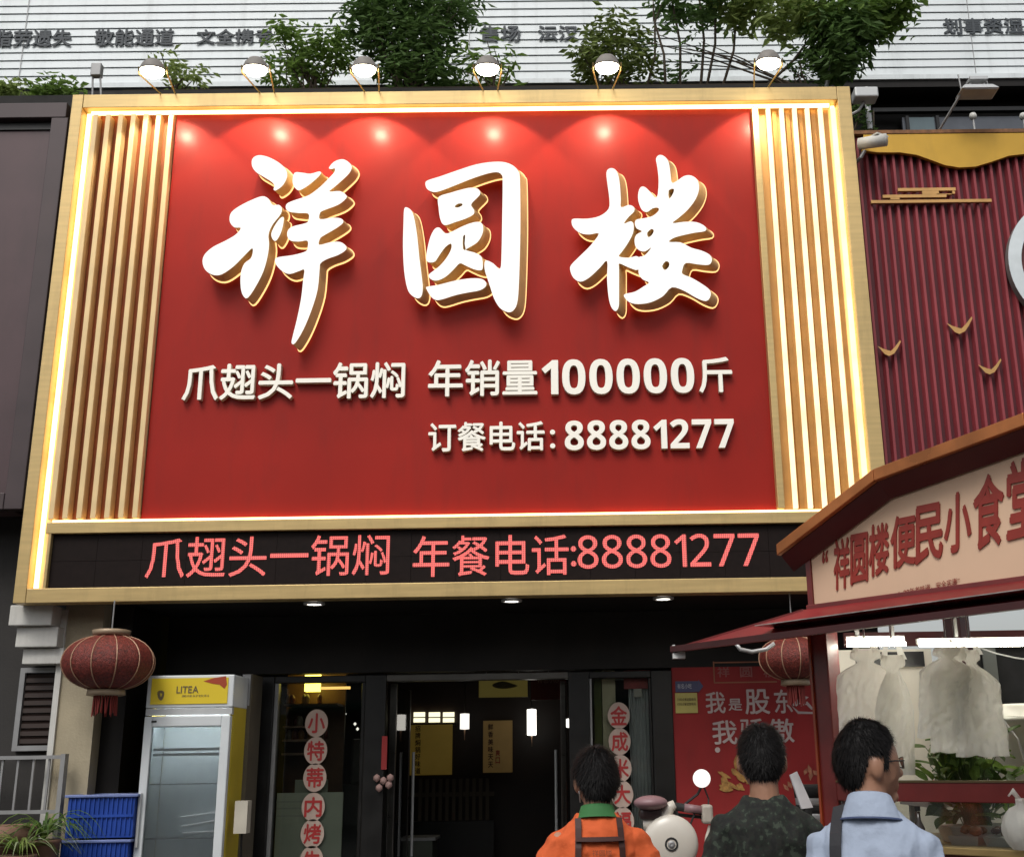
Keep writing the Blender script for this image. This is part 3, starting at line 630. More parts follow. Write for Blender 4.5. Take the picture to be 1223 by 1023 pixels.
lt = B('planter_trough', (-9, 8.45, zlo-.3), (-3.82, 8.75, zlo), MATS['planter_dark']); tag(lt, 'low dark planter trough behind the top edge of the brown panel', 'planter')
def bb(px): c = at(px, 105, YB); return V((c.x, YB, zs))
bush('roof_shrub', 'low pale green shrub at the far left edge on the roof ledge', 'shrub', V((at(12,125,8.6).x, 8.6, zlo)), [bl(8, 110, 30, 13, 60, 8.6, .12)], M_leaf3, .06, .03, 2, 'shrubs on the roof ledge')
bush('roof_shrub', 'low green shrub above the brown panel, next to the sign corner', 'shrub', V((at(62,125,8.6).x, 8.6, zlo)), [bl(62, 112, 28, 12, 60, 8.6, .12), bl(90, 116, 12, 7, 10, 8.6, .1)], M_leaf1, .06, .03, 2, 'shrubs on the roof ledge')
bush('roof_shrub', 'sparse light green shrub between the first and second lit floodlights', 'shrub', bb(215), [bl(205, 78, 15, 12, 14), bl(215, 95, 22, 12, 20), bl(240, 100, 14, 8, 9)], M_leaf3, .06, .022, 3, 'shrubs on the roof ledge')
bush('roof_shrub', 'bright green feathery shrub between the second and third floodlights', 'shrub', bb(370), [bl(345, 60, 24, 22, 50), bl(378, 72, 34, 20, 75), bl(350, 90, 30, 15, 42), bl(400, 60, 18, 18, 34)], M_leaf1, .065, .024, 4, 'shrubs on the roof ledge')
bush('roof_bush', 'large dark green bush rising out of the top of the photo behind the third floodlight', 'bush', bb(490), [bl(480, 8, 68, 40, 230), bl(485, 50, 60, 32, 180), bl(500, 88, 52, 22, 110), bl(545, 12, 30, 20, 45), bl(430, 30, 26, 18, 38)], M_leaf2, .08, .028, 5)
bush('roof_shrub', 'thin long leaved shrub around the fourth floodlight', 'shrub', bb(585), [bl(585, 70, 20, 18, 15), bl(600, 95, 18, 10, 8), bl(560, 85, 18, 14, 12)], M_leaf1, .10, .022, 3, 'shrubs on the roof ledge')
bush('roof_bush', 'round olive green bush behind the fifth floodlight', 'bush', bb(740), [bl(735, 50, 42, 24, 95), bl(738, 82, 48, 20, 85), bl(700, 70, 20, 14, 18)], mat('leaf_olive', (.15, .20, .045), .5, 0, .4, 25, trans=.3), .068, .026, 5)
# tree with thin stems and a hanging crown at the right
tb = bb(850)
t = thing('roof_tree', 'thin stemmed tree whose crown hangs over the top right corner of the red sign', 'tree', tb)
for a, Rr, n, mm in (((835, -5), (75, 18), 90, M_leaf2), ((930, 8), (75, 24), 150, M_leaf3), ((1015, 12), (60, 26), 170, M_leaf1), ((1005, 45), (42, 24), 120, M_leaf2), ((1000, 72), (26, 18), 45, M_leaf2), ((1065, 12), (26, 26), 60, M_leaf1)):
    q = MB(); b = bl(a[0], a[1], Rr[0], Rr[1], n, 8.65); leafcloud(q, *b, .09, .034, .9); o = q.build('foliage', mm, t, origin=tb); o['kind'] = 'stuff'
for k, (x0, x1, y1) in enumerate(((812, 803, -30), (836, 838, -40), (842, 862, -30), (860, 890, -10), (905, 1000, 20), (770, 790, 5), (795, 780, 0))):
    q = MB(); a = at(x0, 108, YB); a.z = zs; e = at(x1, y1, 8.7); q.tube([a, a.lerp(e, .4)+V((.03, 0, .02)), a.lerp(e, .75)+V((-.02, 0, .04)), e], [.014, .011, .009, .005], 6); q.build('trunk' if k < 1 else 'branch', M_stem, t, True)
q = MB(); a = at(985, 112, 8.75); e = at(995, 66, 8.7); q.tube([a, e], .018); q.build('stake', M_grey, t)
bush('roof_shrub', 'dark twiggy undergrowth between the rightmost floodlight and the hanging crown', 'shrub', bb(960), [bl(955, 85, 40, 16, 22), bl(800, 60, 55, 40, 30)], M_leaf2, .06, .022, 6, 'shrubs on the roof ledge')
bush('roof_shrub', 'small dark shrub hanging behind the right side of the gold frame', 'shrub', at(1030, 158, 8.4), [bl(1032, 140, 9, 16, 14, 8.4, .08), bl(1030, 158, 8, 8, 10, 8.4, .05)], M_leaf2, .05, .02, 2)

# ================================================================== lanterns, fridge, crates
def lantern(px, py, Y, w, label):
    c = at(px, py, Y); R = w/2; H = R*.60
    t = thing('paper_lantern', label, 'lantern', c, 'red lanterns')
    nr = 12; seg = 10; q = MB(); rings = []
    for j in range(0, 15):
        a = -math.pi/2*.86 + math.pi*.86*j/14; z = H*math.sin(a)/math.sin(math.pi/2*.86); rr0 = R*math.cos(a)**.85
        ring_ = []
        for k in range(nr*4):
            th = 2*math.pi*k/(nr*4); f = 1 - .035*abs(math.sin(th*nr/2)); ring_.append(c+V((rr0*f*math.cos(th), rr0*f*math.sin(th), z)))
        rings.append(ring_)
    q.loft(rings, True); q.build('lantern_shade', mat('lantern_red', (.17, .026, .018), .5, 0, .55, 60, .5, 140, trans=.12), t, True)
    for k in range(nr):
        th = 2*math.pi*k/nr
        pts = []
        for j in range(0, 15):
            a = -math.pi/2*.86 + math.pi*.86*j/14; z = H*math.sin(a)/math.sin(math.pi/2*.86); rr0 = R*math.cos(a)**.85*1.004+.001
            pts.append(c+V((rr0*math.cos(th), rr0*math.sin(th), z)))
        q = MB(); q.tube(pts, .004, 5); q.build('rib', mat('lantern_gold', (.42, .25, .16), .5, .2), t)
    for s in (1, -1):
        q = MB(); q.lathe([(R*.10, s*H*1.0), (R*.40, s*H*1.0), (R*.42, s*(H*1.0+.035)), (R*.36, s*(H+.04)), (R*.10, s*(H+.04))], c, 24); q.build('collar', mat('lantern_collar', (.36, .27, .18), .5, .3), t, True)
    q = MB(); q.tube([c+V((0, 0, H+.03)), V((c.x, c.y, 2.62))], .005, 6); q.build('hanger', M_grey, t)
    q = MB()
    for k in range(26):
        th = 2*math.pi*k/26; b = c+V((R*.24*math.cos(th), R*.24*math.sin(th), -H-.04)); q.tube([b, b+V((random.uniform(-.01, .01), random.uniform(-.01, .01), -.11-random.uniform(0, .03)))], [.006, .004], 4)
    q.build('tassel', mat('tassel_red', (.20, .02, .015), .7), t)
    return t
lantern(130, 791, 8.0, .60, 'dark red round lantern with gold ribs hanging at the left end under the sign')
lantern(948, 786, 8.1, .48, 'dark red lantern half hidden behind the red awning of the food stall')

fx0, fx1 = at(175, 830, 8.2).x, at(279, 830, 8.2).x; fx0 += .01; ft = at(228, 806, 8.2).z; FY = 8.2
fr_ = thing('display_fridge', 'tall upright glass door drinks fridge with yellow header panel, left of the entrance', 'fridge', ((fx0+fx1)/2, FY+.3, 0))
M_fw = mat('fridge_white', (.66, .69, .70), .4, 0, .04, 5, dirt=.12); M_fy = mat('fridge_yellow', (.55, .42, .03), .45, 0, .08, 3, dirt=.2)
hd = at(228, 851, FY).z
B('cabinet_side', (fx0, FY+.03, .08), (fx0+.03, FY+.62, ft-.01), M_fy, fr_); B('cabinet_side', (fx1-.03, FY+.03, .08), (fx1, FY+.62, ft-.01), M_fy, fr_)
B('cabinet_back', (fx0+.03, FY+.59, .08), (fx1-.03, FY+.62, ft-.02), mat('fridge_inner', (.50, .53, .54), .5), fr_); B('cabinet_base', (fx0+.032, FY+.04, .08), (fx1-.032, FY+.588, .2), M_fw, fr_)
B('header', (fx0-.003, FY-.02, hd+.035), (fx1+.003, FY+.6, ft), M_fw, fr_, .008)
for xx in (fx0+.031, fx1-.036): B('side_liner', (xx, FY+.035, .205), (xx+.004, FY+.29, hd-.02), M_fw, fr_)
h = B('header_panel', (fx0+.028, FY-.026, hd+.06), (fx1-.035, FY-.022, ft-.02), mat('header_yellow', (.70, .52, .03), .4, 0, .06, 2, emit=(1, .75, .05), es=.04), fr_)
q = MB(); q.box((fx0, FY-.015, hd-.012), (fx1, FY+.03, hd+.032)); q.build('header_lip', M_lgrey, fr_)
lettering('LITEA', rect(211, 237, 819, 827, FY-.028), NF, mat('print_brown', (.16, .12, .06), .6), h, 0, .02)
lettering('美味好饮料', rect(217, 250, 829, 832, FY-.028), NF, MATS['print_brown'], h, 0, .0)
q = MB(); q.prism(smoothloop([(188, 826), (192, 824), (196, 826), (195, 833), (192, 836), (189, 833)]), [[(191, 827), (194, 828), (192, 832)]], lambda x, y: at(x, y, FY-.028), None); q.build('emblem', MATS['print_brown'], h)
q = MB(); q.prism([(243, 813), (256, 809), (270, 807), (271, 817), (268, 822), (262, 817), (254, 816)], [], lambda x, y: at(x, y, FY-.028), None); q.build('printed_swoosh', mat('print_red', (.40, .06, .02), .5), h)
dz1 = hd-.02; dw = .055
dr_ = MB()
for a, b in (((fx0, .22), (fx0+dw, dz1)), ((fx1-dw-.01, .22), (fx1-.005, dz1)), ((fx0+dw, dz1-.07), (fx1-dw-.01, dz1)), ((fx0+dw, .22), (fx1-dw-.01, .30))): dr_.box((a[0], FY-.03, a[1]), (b[0], FY+.025, b[1]))
dd = dr_.build('door', M_fw, fr_, bevel=.006)
B('glass', (fx0+dw, FY-.01, .30), (fx1-dw-.01, FY+.005, dz1-.07), glass('fridge_glass', (.82, .85, .86), 1, .06), dd)
B('badge', (fx0+.05, FY-.034, dz1-.04), (fx0+.085, FY-.031, dz1-.028), M_black, dd)
B('door_handle', (fx0+.012, FY-.055, 1.0), (fx0+.032, FY-.032, 1.35), M_lgrey, dd, .005)
B('inner_liner', (fx0+.033, FY+.30, .205), (fx1-.033, FY+.585, ft-.03), mat('fridge_liner', (.72, .76, .77), .4, 0, .15, 2), fr_)
for zz in (at(228, 896, FY+.1).z, at(228, 902, FY+.1).z-.0):
    q = MB(); q.box((fx0+.05, FY+.05, zz), (fx1-.05, FY+.07, zz+.018)); q.build('shelf_rail', M_lgrey, fr_)
for k, zz in enumerate((1.78, 1.40, 1.05, .7)):
    q = MB()
    for j in range(14): x = fx0+.05+(fx1-fx0-.1)*j/13; q.tube([(x, FY+.06, zz), (x, FY+.29, zz)], .0025, 4)
    q.tube([(fx0+.04, FY+.06, zz), (fx1-.04, FY+.06, zz)], .004, 5); q.build('wire_shelf', mat('shelf_wire', (.5, .5, .5), .4, .4), fr_)
q = MB(); q.tube([(fx0+.05, FY+.05, dz1-.03), (fx1-.05, FY+.05, dz1-.03)], .010, 6); q.build('added_inner_tube', glow('fridge_fill_glow', (.9, .97, 1), 30), fr_)  # hidden tube added to brighten the fridge inside
for (a, b, c, d) in ((216, 975, 259, 969), (217, 986, 258, 979), (218, 994, 256, 992)):
    q = MB(); q.tube([at(a, b, FY+.28), at(c, d, FY+.28)], .006, 5); q.build('cooling_tube', mat('tube_white', (.8, .8, .8), .3, emit=(1, 1, 1), es=.12), fr_)
B('control_box', (at(279, 975, FY+.02).x+.004, FY+.02, at(286, 995, FY).z), (at(295, 975, FY+.02).x, FY+.12, at(286, 956, FY).z), mat('cream_plastic', (.5, .46, .38), .5), None).name = 'switch_box'
tag(bpy.data.objects['switch_box'], 'small cream electrical box beside the right edge of the fridge', 'box')
bx = bpy.data.objects['switch_box']
q = MB(); q.tube([V(bx.location)-V((0, 0, .1)), V(bx.location)-V((0, -.05, 1.35))], .008); q.build('cable', M_black, bx)
q = MB(); q.box((at(292, 850, 8.6).x, 8.55, 0), (at(301, 850, 8.6).x, 8.85, 2.15)); 
o = q.build('stacked_panel', mat('olive_panel', (.10, .085, .06), .6, 0, .2)); tag(o, 'narrow dull olive board standing upright just right of the fridge', 'panel')
q = MB(); q.box(at(290, 805, 8.54)-V((0, 0, .22)), at(300, 805, 8.545)); q.build('board_edge', M_grey, o)

# blue crates
M_blue = mat('blue_plastic', (.012, .055, .32), .42, 0, .15, 6, dirt=.12); M_blue2 = mat('blue_rim', (.16, .21, .44), .4)
def crate(z1, hgt, x0, x1, label, rot=0):
    c = V(((x0+x1)/2, 8.3, z1-hgt)); t = thing('plastic_crate', label, 'crate', c, 'stacked blue crates')
    y0, y1 = 8.09, 8.47; z0 = z1-hgt
    q = MB(); th = .012
    for a, b in (((x0+.02, y0+.02, z0), (x1-.02, y0+.02+th, z1-.03)), ((x0+.02, y1-.02-th, z0), (x1-.02, y1-.02, z1-.03)), ((x0+.02, y0+.02+th, z0), (x0+.02+th, y1-.02-th, z1-.03)), ((x1-.02-th, y0+.02+th, z0), (x1-.02, y1-.02-th, z1-.03)), ((x0+.03, y0+.034, z0), (x1-.034, y1-.034, z0+.01))): q.box(a, b)
    q.build('crate_shell', M_blue, t)
    q = MB(); q.box((x0, y0, z1-.030), (x1, y0+.03, z1-.012)); q.box((x0, y1-.03, z1-.030), (x1, y1, z1-.012)); q.box((x0, y0+.03, z1-.03), (x0+.03, y1-.03, z1-.012)); q.box((x1-.03, y0+.03, z1-.03), (x1, y1-.03, z1-.012)); q.build('rim', M_blue2, t, bevel=.004)
    q = MB()
    nrb = 14
    for k in range(nrb): x = x0+.04+(x1-x0-.08)*k/(nrb-1); q.box((x-.004, y0+.010, z0+.02), (x+.004, y0+.019, z1-.034))
    q.build('ribs', M_blue, t)['kind'] = 'stuff'
    q = MB(); zmid = z0+hgt*.45; q.box((x0+.02, y0+.006, zmid), (x1-.02, y0+.0095, zmid+.018)); q.build('middle_band', M_blue, t)
cx0, cx1 = at(76, 970, 8.1).x, at(163, 970, 8.1).x; ctop = at(120, 946, 8.1).z; cst = ctop-at(120, 1000, 8.1).z
for k in range(4):
    crate(ctop-k*cst, cst+.012 if k else cst, cx0-.02*(k % 2), cx1-.02*(k % 2), ('topmost blue plastic crate of the stack beside the fridge', 'second blue crate from the top, at the bottom edge of the photo', 'third blue crate from the top of the stack, below the frame', 'lowest visible blue crate of the stack')[k])
    if k == 3: B('pallet', (cx0, 8.1, 0), (cx1, 8.45, ctop-4*cst-.012), mat('pallet_wood', (.25, .17, .1), .8)).name = 'wooden_pallet'
tag(bpy.data.objects['wooden_pallet'], 'wooden block under the stack of blue crates', 'pallet')

# railing, pots and strap plants at the left bottom
t = thing('iron_railing', 'thin grey iron railing at the lower left under the window', 'railing', (-4.3, 8.2, 0))
zt_, zb_ = at(40, 904, 8.2).z, at(40, 969, 8.2).z; xe_ = at(72, 930, 8.2).x
B('top_rail', (-6.5, 8.18, zt_-.012), (xe_, 8.22, zt_+.012), M_grey, t); B('bottom_rail', (-6.5, 8.19, zb_-.012), (xe_, 8.21, zb_+.012), M_grey, t)
x = at(57, 930, 8.2).x
while x > -5.4: B('baluster', (x-.007, 8.193, zb_+.012), (x+.007, 8.207, zt_-.012), M_grey, t); x -= .105
B('post', (xe_, 8.17, 0), (xe_+.03, 8.23, zt_+.02), M_grey, t)
dp = B('shelf', (-5.6, 7.55, .55), (-3.70, 8.12, .6), M_grey); dp.name = 'plant_bench'; tag(dp, 'grey bench carrying the potted plants at the lower left', 'bench')
for xx in (-5.5, -3.78): B('leg', (xx, 7.6, 0), (xx+.05, 8.08, .549), M_grey, dp)
def pot(c, r, h, label, m):
    t = thing('flower_pot', label, 'flower pot', c, 'terracotta pots at the left'); q = MB()
    q.lathe([(.001, 0), (r*.65, 0), (r*.95, h*.8), (r*1.08, h*.8), (r*1.1, h), (r*.95, h), (r*.92, h*.85), (.001, h*.85)], c, 28); q.build('pot_body', m, t, True)
    return t
pc = at(8, 1008, 7.95); pot(V((pc.x, 7.95, .6)), .17, at(8, 985, 7.95).z-.6, 'brown clay pot at the far left bottom corner under the railing', mat('terracotta', (.20, .11, .075), .8, 0, .2, 8, .1))
def strap_plant(c, n, L, label, m, wd=.016):
    t = thing('spider_plant', label, 'potted plant', c, 'strap leaved plants at the left'); c = V(c)
    q = MB(); q.lathe([(.001, -.24), (.07, -.24), (.10, -.02), (.11, -.02), (.11, .0), (.001, -.01)], c, 20); q.build('pot', mat('terracotta', (.2, .11, .075)), t, True)
    for k in range(n):
        a = random.uniform(0, 2*math.pi); d = V((math.cos(a), math.sin(a), 0)); l = L*random.uniform(.6, 1.1); w_ = d.cross(V((0, 0, 1)))*wd*.5; q = MB(); rr = []; lift = random.uniform(.5, 1.1)
        for j in range(8):
            f = j/7; p = c+d*(l*.75*f**1.2)+V((0, 0, l*(lift*f-1.0*lift*f**2.4))); ww = w_*(1-f**2.5)+w_*.05; rr.append([p-ww, p+V((0, 0, -.003)), p+ww])
        q.loft(rr, False, False); q.build('leaf_blade', m[k % len(m)], t, True)
    return t
M_str = mat('strap_leaf_pale', (.30, .36, .20), .5, 0, .25, 30, trans=.3)
for k, (px, py, Y) in enumerate(((22, 1020, 7.75), (52, 1002, 7.95))):
    c = at(px, py, Y); strap_plant(c, 44, .50, ('pale striped strap leaved plant in front at the lower left corner', 'darker strap leaved plant beside the blue crates')[k], [M_str, M_leaf3, M_leaf1] if k == 0 else [M_leaf2, M_leaf1])
B('riser', (-3.86, 7.85, .6), (-3.62, 8.05, at(52, 1002, 7.95).z-.24), M_grey).name = 'plant_riser'; tag(bpy.data.objects['plant_riser'], 'grey box lifting the darker strap leaved plant', 'stand')

# ================================================================== inside the restaurant
def lit(name, c, label, cat, loc): return thing(name, label, cat, loc)
YI = 12.0
M_yp = mat('yellow_paper', (.60, .42, .09), .7, 0, .12, 3, emit=(1, .65, .12), es=.03)  # faint emission stands in for lamplight on the paper
def card(name, px0, px1, py0, py1, Y, m, label, cat, d=.02):
    r = rect(px0, px1, py0, py1, Y); o = B(name, (r[0].x, Y, r[2].z), (r[1].x, Y+d, r[0].z), m); o.name = name; tag(o, label, cat); return o
# partition carrying the posters
part = B('inner_partition', (-1.95, YI+.1, 0), (.35, YI+.2, 2.74), mat('dark_wood', (.022, .012, .009), .5, 0, .3, 4)); tag(part, 'dark wooden partition inside the restaurant behind the posters', 'partition')
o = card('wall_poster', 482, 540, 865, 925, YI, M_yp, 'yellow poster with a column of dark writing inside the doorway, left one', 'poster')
lettering('一', rect(486, 487, 870, 871, YI-.004), NF, M_black, o)
for k, ch in enumerate('招牌焖锅好味道'): lettering(ch, rect(496, 502, 866+k*8.4, 873+k*8.4, YI-.004), NF, mat('ink', (.05, .02, .015), .7), o, 0, .03)
o = card('wall_poster', 577, 612, 860, 922, YI, mat('dull_paper', (.40, .27, .10), .7, 0, .2, 3, emit=(1, .6, .2), es=.022), 'dim brownish poster with vertical writing inside the doorway, right one', 'poster')  # weak emission replaces lamp light on this poster
for k, ch in enumerate('鲜香美味天天'): lettering(ch, rect(583, 589, 864+k*9, 871+k*9, YI-.004), NF, MATS['ink'], o, 0, .03)
for k, ch in enumerate('爽口'): lettering(ch, rect(592, 597, 895+k*9, 902+k*9, YI-.004), NF, mat('ink_red', (.3, .03, .03), .7), o, 0, .03)
o = card('hanging_board', 572, 630, 804, 832, 11.0, mat('dull_yellow_board', (.55, .45, .12), .6, 0, .1, 3, emit=(1, .8, .2), es=.035), 'dull yellow board hung high inside the open doorway', 'sign')  # board glows slightly in place of lamplight falling on it
q = MB(); q.prism(smoothloop([(588, 817), (600, 813), (612, 816), (618, 819), (604, 822), (592, 821)]), [], lambda x, y: at(x, y, 10.995), None); q.build('printed_motif', mat('motif', (.18, .16, .08), .7), o)
for xx in (-.75, -.45):
    q = MB(); q.tube([(xx, 11.01, at(600, 804, 11).z-.002), (xx, 11.01, 2.75)], .004); q.build('hanging_wire', M_grey, o)
o = card('hanging_board', 634, 676, 802, 835, 11.2, mat('dark_red_board', (.10, .012, .012), .6), 'dark red board with tiny writing beside the dull yellow board', 'sign')
lettering('特色小炒', rect(642, 668, 808, 815, 11.195), NF, mat('faint_print', (.3, .2, .15), .7), o)
q = MB(); q.tube([(o.location.x, 11.21, o.location.z+.1), (o.location.x, 11.21, 2.75)], .004); q.build('hanging_wire', M_grey, o)
tr = thing('transom_windows', 'row of four small bright window panes over the yellow poster inside', 'window', at(508, 860, YI))
for k, px in enumerate((475, 494, 512, 529)):
    r = rect(px, px+13.5, 850, 862, YI+.06); 
    for a, b in ((0, .42), (.54, 1)):
        z0_, z1_ = r[2].z+(r[0].z-r[2].z)*a, r[2].z+(r[0].z-r[2].z)*b
        B('pane', (r[0].x, YI+.06, z0_), (r[1].x, YI+.07, z1_), glow('bright_window', (1, .93, .62), 1.3), tr)
B('sill', (at(472, 865, YI).x, YI+.04, at(500, 863.5, YI).z-.02), (at(545, 865, YI).x, YI+.098, at(500, 863.5, YI).z), M_black, tr)
for k, (px, py, hh, lab) in enumerate(((555, 861, 18, 'dim white pendant lamp with tassel between the two posters inside'), (635, 862, 30, 'bright tall white pendant lamp at the right inside the doorway'))):
    c = at(px, py, 11.6); t = thing('pendant_lamp', lab, 'lamp', c, 'white pendant lamps inside'); r_ = .045; h_ = hh/2/118
    q = MB(); q.lathe([(.001, h_), (r_, h_*.95), (r_, -h_*.95), (.001, -h_)], c, 16); q.build('shade', glow('pendant_glow_%d' % k, (1, .95, .85), (1.2, 2.6)[k]), t, True)
    q = MB(); q.tube([c+V((0, 0, h_)), V((c.x, c.y, 2.75))], .004); q.build('cord', M_black, t)
    q = MB(); q.tube([c-V((0, 0, h_)), c-V((0, 0, h_+.10))], [.007, .003]); q.build('tassel', mat('lantern_gold', (.5, .24, .12)), t)
t = thing('spot_lamp', 'tiny bright lamp seen past the right door edge', 'lamp', at(680, 863, 11)); c = at(679, 863, 10.8); t.location = c
q = MB(); q.lathe([(.001, .04), (.022, .035), (.022, -.035), (.001, -.04)], c, 12); q.build('bulb', glow('pendant_glow_1', (1, 1, 1), 3), t)
q = MB(); q.tube([c+V((0, 0, .04)), V((c.x, c.y, 2.75))], .004); q.build('cord', M_black, t)
t = thing('low_fence', 'low pale slatted rail under the posters inside the restaurant', 'fence', at(520, 935, 11.7))
for k in range(11): x = at(500+k*8, 935, 11.7).x; B('slat', (x, 11.7, .98), (x+.035, 11.72, at(500, 930, 11.7).z), mat('fence_wood', (.09, .07, .045), .6), t)
B('rail', (at(490, 935, 11.7).x, 11.722, 1.2), (at(590, 935, 11.7).x, 11.74, 1.24), MATS['fence_wood'], t); B('base', (at(490, 935, 11.7).x, 11.70, 0), (at(590, 935, 11.7).x, 11.76, .975), M_black, t)
o = card('drinks_cooler', 476, 516, 1003, 1060, 10.6, mat('dull_green_box', (.07, .08, .06), .5), 'dull green box low in the dark doorway', 'box', .4)
B('lid', V(o.location)+V((-.17, -.205, .19)), V(o.location)+V((.17, .2, .215)), M_grey, o)
# red bow on the left door stile
t = thing('red_tassel', 'red ribbon with pale bow hanging at the left side of the doorway', 'ornament', at(458, 905, 8.93))
q = MB(); p = at(459, 895, 8.93); q.box(p+V((-.02, 0, -.14)), p+V((.02, .008, .10))); q.build('ribbon', mat('ribbon_red', (.3, .02, .02), .6), t)
q = MB()
for dx, dz in ((-.05, -.2), (.05, -.2), (-.03, -.27), (.04, -.25), (0, -.22)): q.lathe([(.001, .03), (.024, .015), (.026, -.01), (.001, -.03)], p+V((dx, 0, dz)), 10)
q.build('bow', mat('bow_pink', (.35, .22, .20), .7), t, True)
# shelves and menu behind the left pane
t = thing('lit_shelving', 'warm lit wall shelving behind the left window pane', 'shelf', (-1.9, 9.7, .9))
B('shelf_back', (XB[325]-.1, 9.8, .9), (at(412, 850, 9.8).x, 9.84, 2.3), mat('shelf_wood', (.12, .055, .02), .5, 0, .3, 5), t)
for py in (842, 868, 884, 900): 
    z = at(350, py, 9.6).z; B('shelf_board', (XB[325]-.05, 9.5, z-.008), (at(372 if py > 850 else 405, 850, 9.6).x, 9.798, z+.008), mat('shelf_pale', (.35, .22, .14), .5), t)
c = at(372, 816, 9.6); q = MB(); q.box(c+V((-.055, 0, -.06)), c+V((.06, .08, .10))); q.build('lamp_box', glow('yellow_lamp', (1, .82, .12), 5), t)
B('light_bar', at(372, 823, 9.6)+V((.07, 0, 0)), at(418, 821, 9.6)+V((0, .02, .012)), glow('amber_bar', (1, .55, .15), 1.6), t)
for k in range(16):
    x = at(334+random.random()*60, 850, 9.6).x; z = at(350, random.choice((842, 868, 884, 900)), 9.6).z+.008; r_ = random.uniform(.018, .03)
    q = MB(); q.lathe([(.001, 0), (r_, 0), (r_, .05), (r_*.5, .075), (.001, .08)], (x, 9.6, z), 10); q.build('jar', mat('jar_%d' % (k % 3), ((.3, .16, .05), (.12, .03, .02), (.35, .30, .22))[k % 3], .3), t, True)
o = card('menu_board', 327, 407, 946, 1100, 9.03, mat('pale_green_board', (.52, .56, .44), .6, 0, .08, 4), 'pale green menu board leaning inside the left window pane', 'menu board', .02)
q = MB(); q.box(at(352, 943, 9.04)+V((-.0, 0, -.14)), at(392, 930, 9.05)); q.build('card', mat('pale_card', (.28, .30, .22), .6), o)
for py in (958, 966, 975): B('printed_line', at(330, py, 9.026), at(366, py, 9.028)+V((0, 0, .015)), mat('line_print', (.45, .48, .4), .6), o)
t = thing('shop_counter', 'grey counter and equipment glimpsed in the right part of the left window', 'counter', (-1.75, 10.2, 0))
B('counter_body', (-1.95, 10.1, 0), (-1.55, 10.5, 1.35), mat('cnt', (.07, .075, .07), .5), t, .01); B('appliance', (-1.83, 10.15, 1.352), (-1.66, 10.4, 1.72), mat('appl', (.14, .14, .13), .4, .3), t, .02)
for px, py in ((412, 852), (424, 864), (427, 870)):
    c = at(px, py, 10.3); q = MB(); q.lathe([(.001, .015), (.014, 0), (.001, -.015)], c, 8); q.build('indicator', glow('pendant_glow_0', (1, .95, .8), 1), t)
# right pane: curtains and red banner
t = thing('side_curtain', 'pale grey curtain hanging behind the right glass pane', 'curtain', (.6, 9.07, 0)); q = MB(); rr = []
xa_, xb_ = at(752, 880, 9.07).x, at(776, 880, 9.07).x
for j in range(30): x = xa_+(xb_-xa_)*j/29; y = 9.07+.018*math.sin(j*1.3); rr.append([(x, y, .1), (x, y+.004, 1.2), (x, y, 2.1)])
q.loft([[V(p) for p in r] for r in rr], False, False); q.build('curtain_cloth', mat('curtain_grey', (.50, .52, .52), .8), t, True)
B('curtain_rod', (xa_-.1, 9.06, 2.1), (xb_+.03, 9.08, 2.115), M_grey, t)
o = card('red_hanging_banner', 745, 777, 800, 822, 9.03, mat('banner_red', (.30, .05, .05), .6, 0, .3, 10), 'small red and white banner at the top of the right glass pane', 'banner', .006)
B('white_tag', at(757, 832, 9.03)+V((0, 0, 0)), at(766, 822, 9.035)+V((0, 0, 0)), mat('tag_white', (.5, .47, .42), .6), o)
o = card('cream_strip', 722, 738, 800, 1100, 9.06, mat('cream_strip_paint', (.62, .56, .38), .7), 'cream wall strip seen behind the round stickers of the right pane', 'wall', .05)
o = card('green_strip', 712, 721, 800, 1100, 9.07, mat('olive_strip_paint', (.10, .11, .03), .7), 'narrow olive strip left of the cream strip behind the right pane', 'wall', .05)

# ================================================================== red poster wall at the right of the entrance
pw = thing('red_poster_wall', 'large dark red wall poster with white brush writing behind the man in black', 'poster', (1.5, 9, 0))
px0_, px1_ = XB[805]+.002, 2.35
B('poster_sheet', (px0_, 8.97, 0), (px1_, 9.0, ZT+.02), mat('poster_red', (.30, .028, .028), .5, 0, .22, 1.6, .02, 8, dirt=.3, spec=.2), pw)
YQ = 8.966
q = MB()
for a in ((853, 928, 789.5, 791), (853, 928, 813.5, 815), (852, 853.5, 789.5, 815)): r = rect(*a, YQ); q.box((r[0].x, YQ, r[2].z), (r[1].x, YQ+.003, r[0].z))
q.build('printed_box', mat('poster_gold_line', (.32, .12, .06), .6), pw)
for ch, x, d in (('祥', 857, 0), ('圆', 884, 0), ('楼', 912, 0)): lettering(ch, rect(x, x+14, 796, 808, YQ), NF, mat('poster_faint', (.33, .10, .09), .6), pw, 0, .02)
M_pt = mat('poster_white', (.52, .42, .40), .6)
for ch, x0, x1, y0, y1 in (('我', 843, 866, 826, 851), ('是', 870, 886, 834, 848), ('股', 890, 919, 823, 852), ('东', 925, 946, 823, 851), ('我', 851, 880, 860, 888), ('骄', 884, 912, 858, 884), ('傲', 917, 948, 858, 886)):
    lettering(ch, rect(x0, x1, y0, y1, YQ), NF, M_pt, pw, 0, .016)
q = MB()
for pts in ([(945, 842), (952, 835), (962, 831), (966, 832), (958, 838), (951, 843)], [(945, 842), (954, 849), (978, 850), (978, 852), (953, 852)], [(956, 843), (964, 837), (972, 846), (969, 847), (963, 841)]): q.prism(pts, [], lambda x, y: at(x, y, YQ), None)
q.build('printed_hat_drawing', M_pt, pw)
q = MB(); c = at(857, 895, YQ); q.lathe([(.001, 0), (.02, 0)], (0, 0, 0), 10); q.v = [c+V((v.x, 0, v.y)) for v in q.v]; q.build('printed_dot', M_pt, pw)
q = MB()
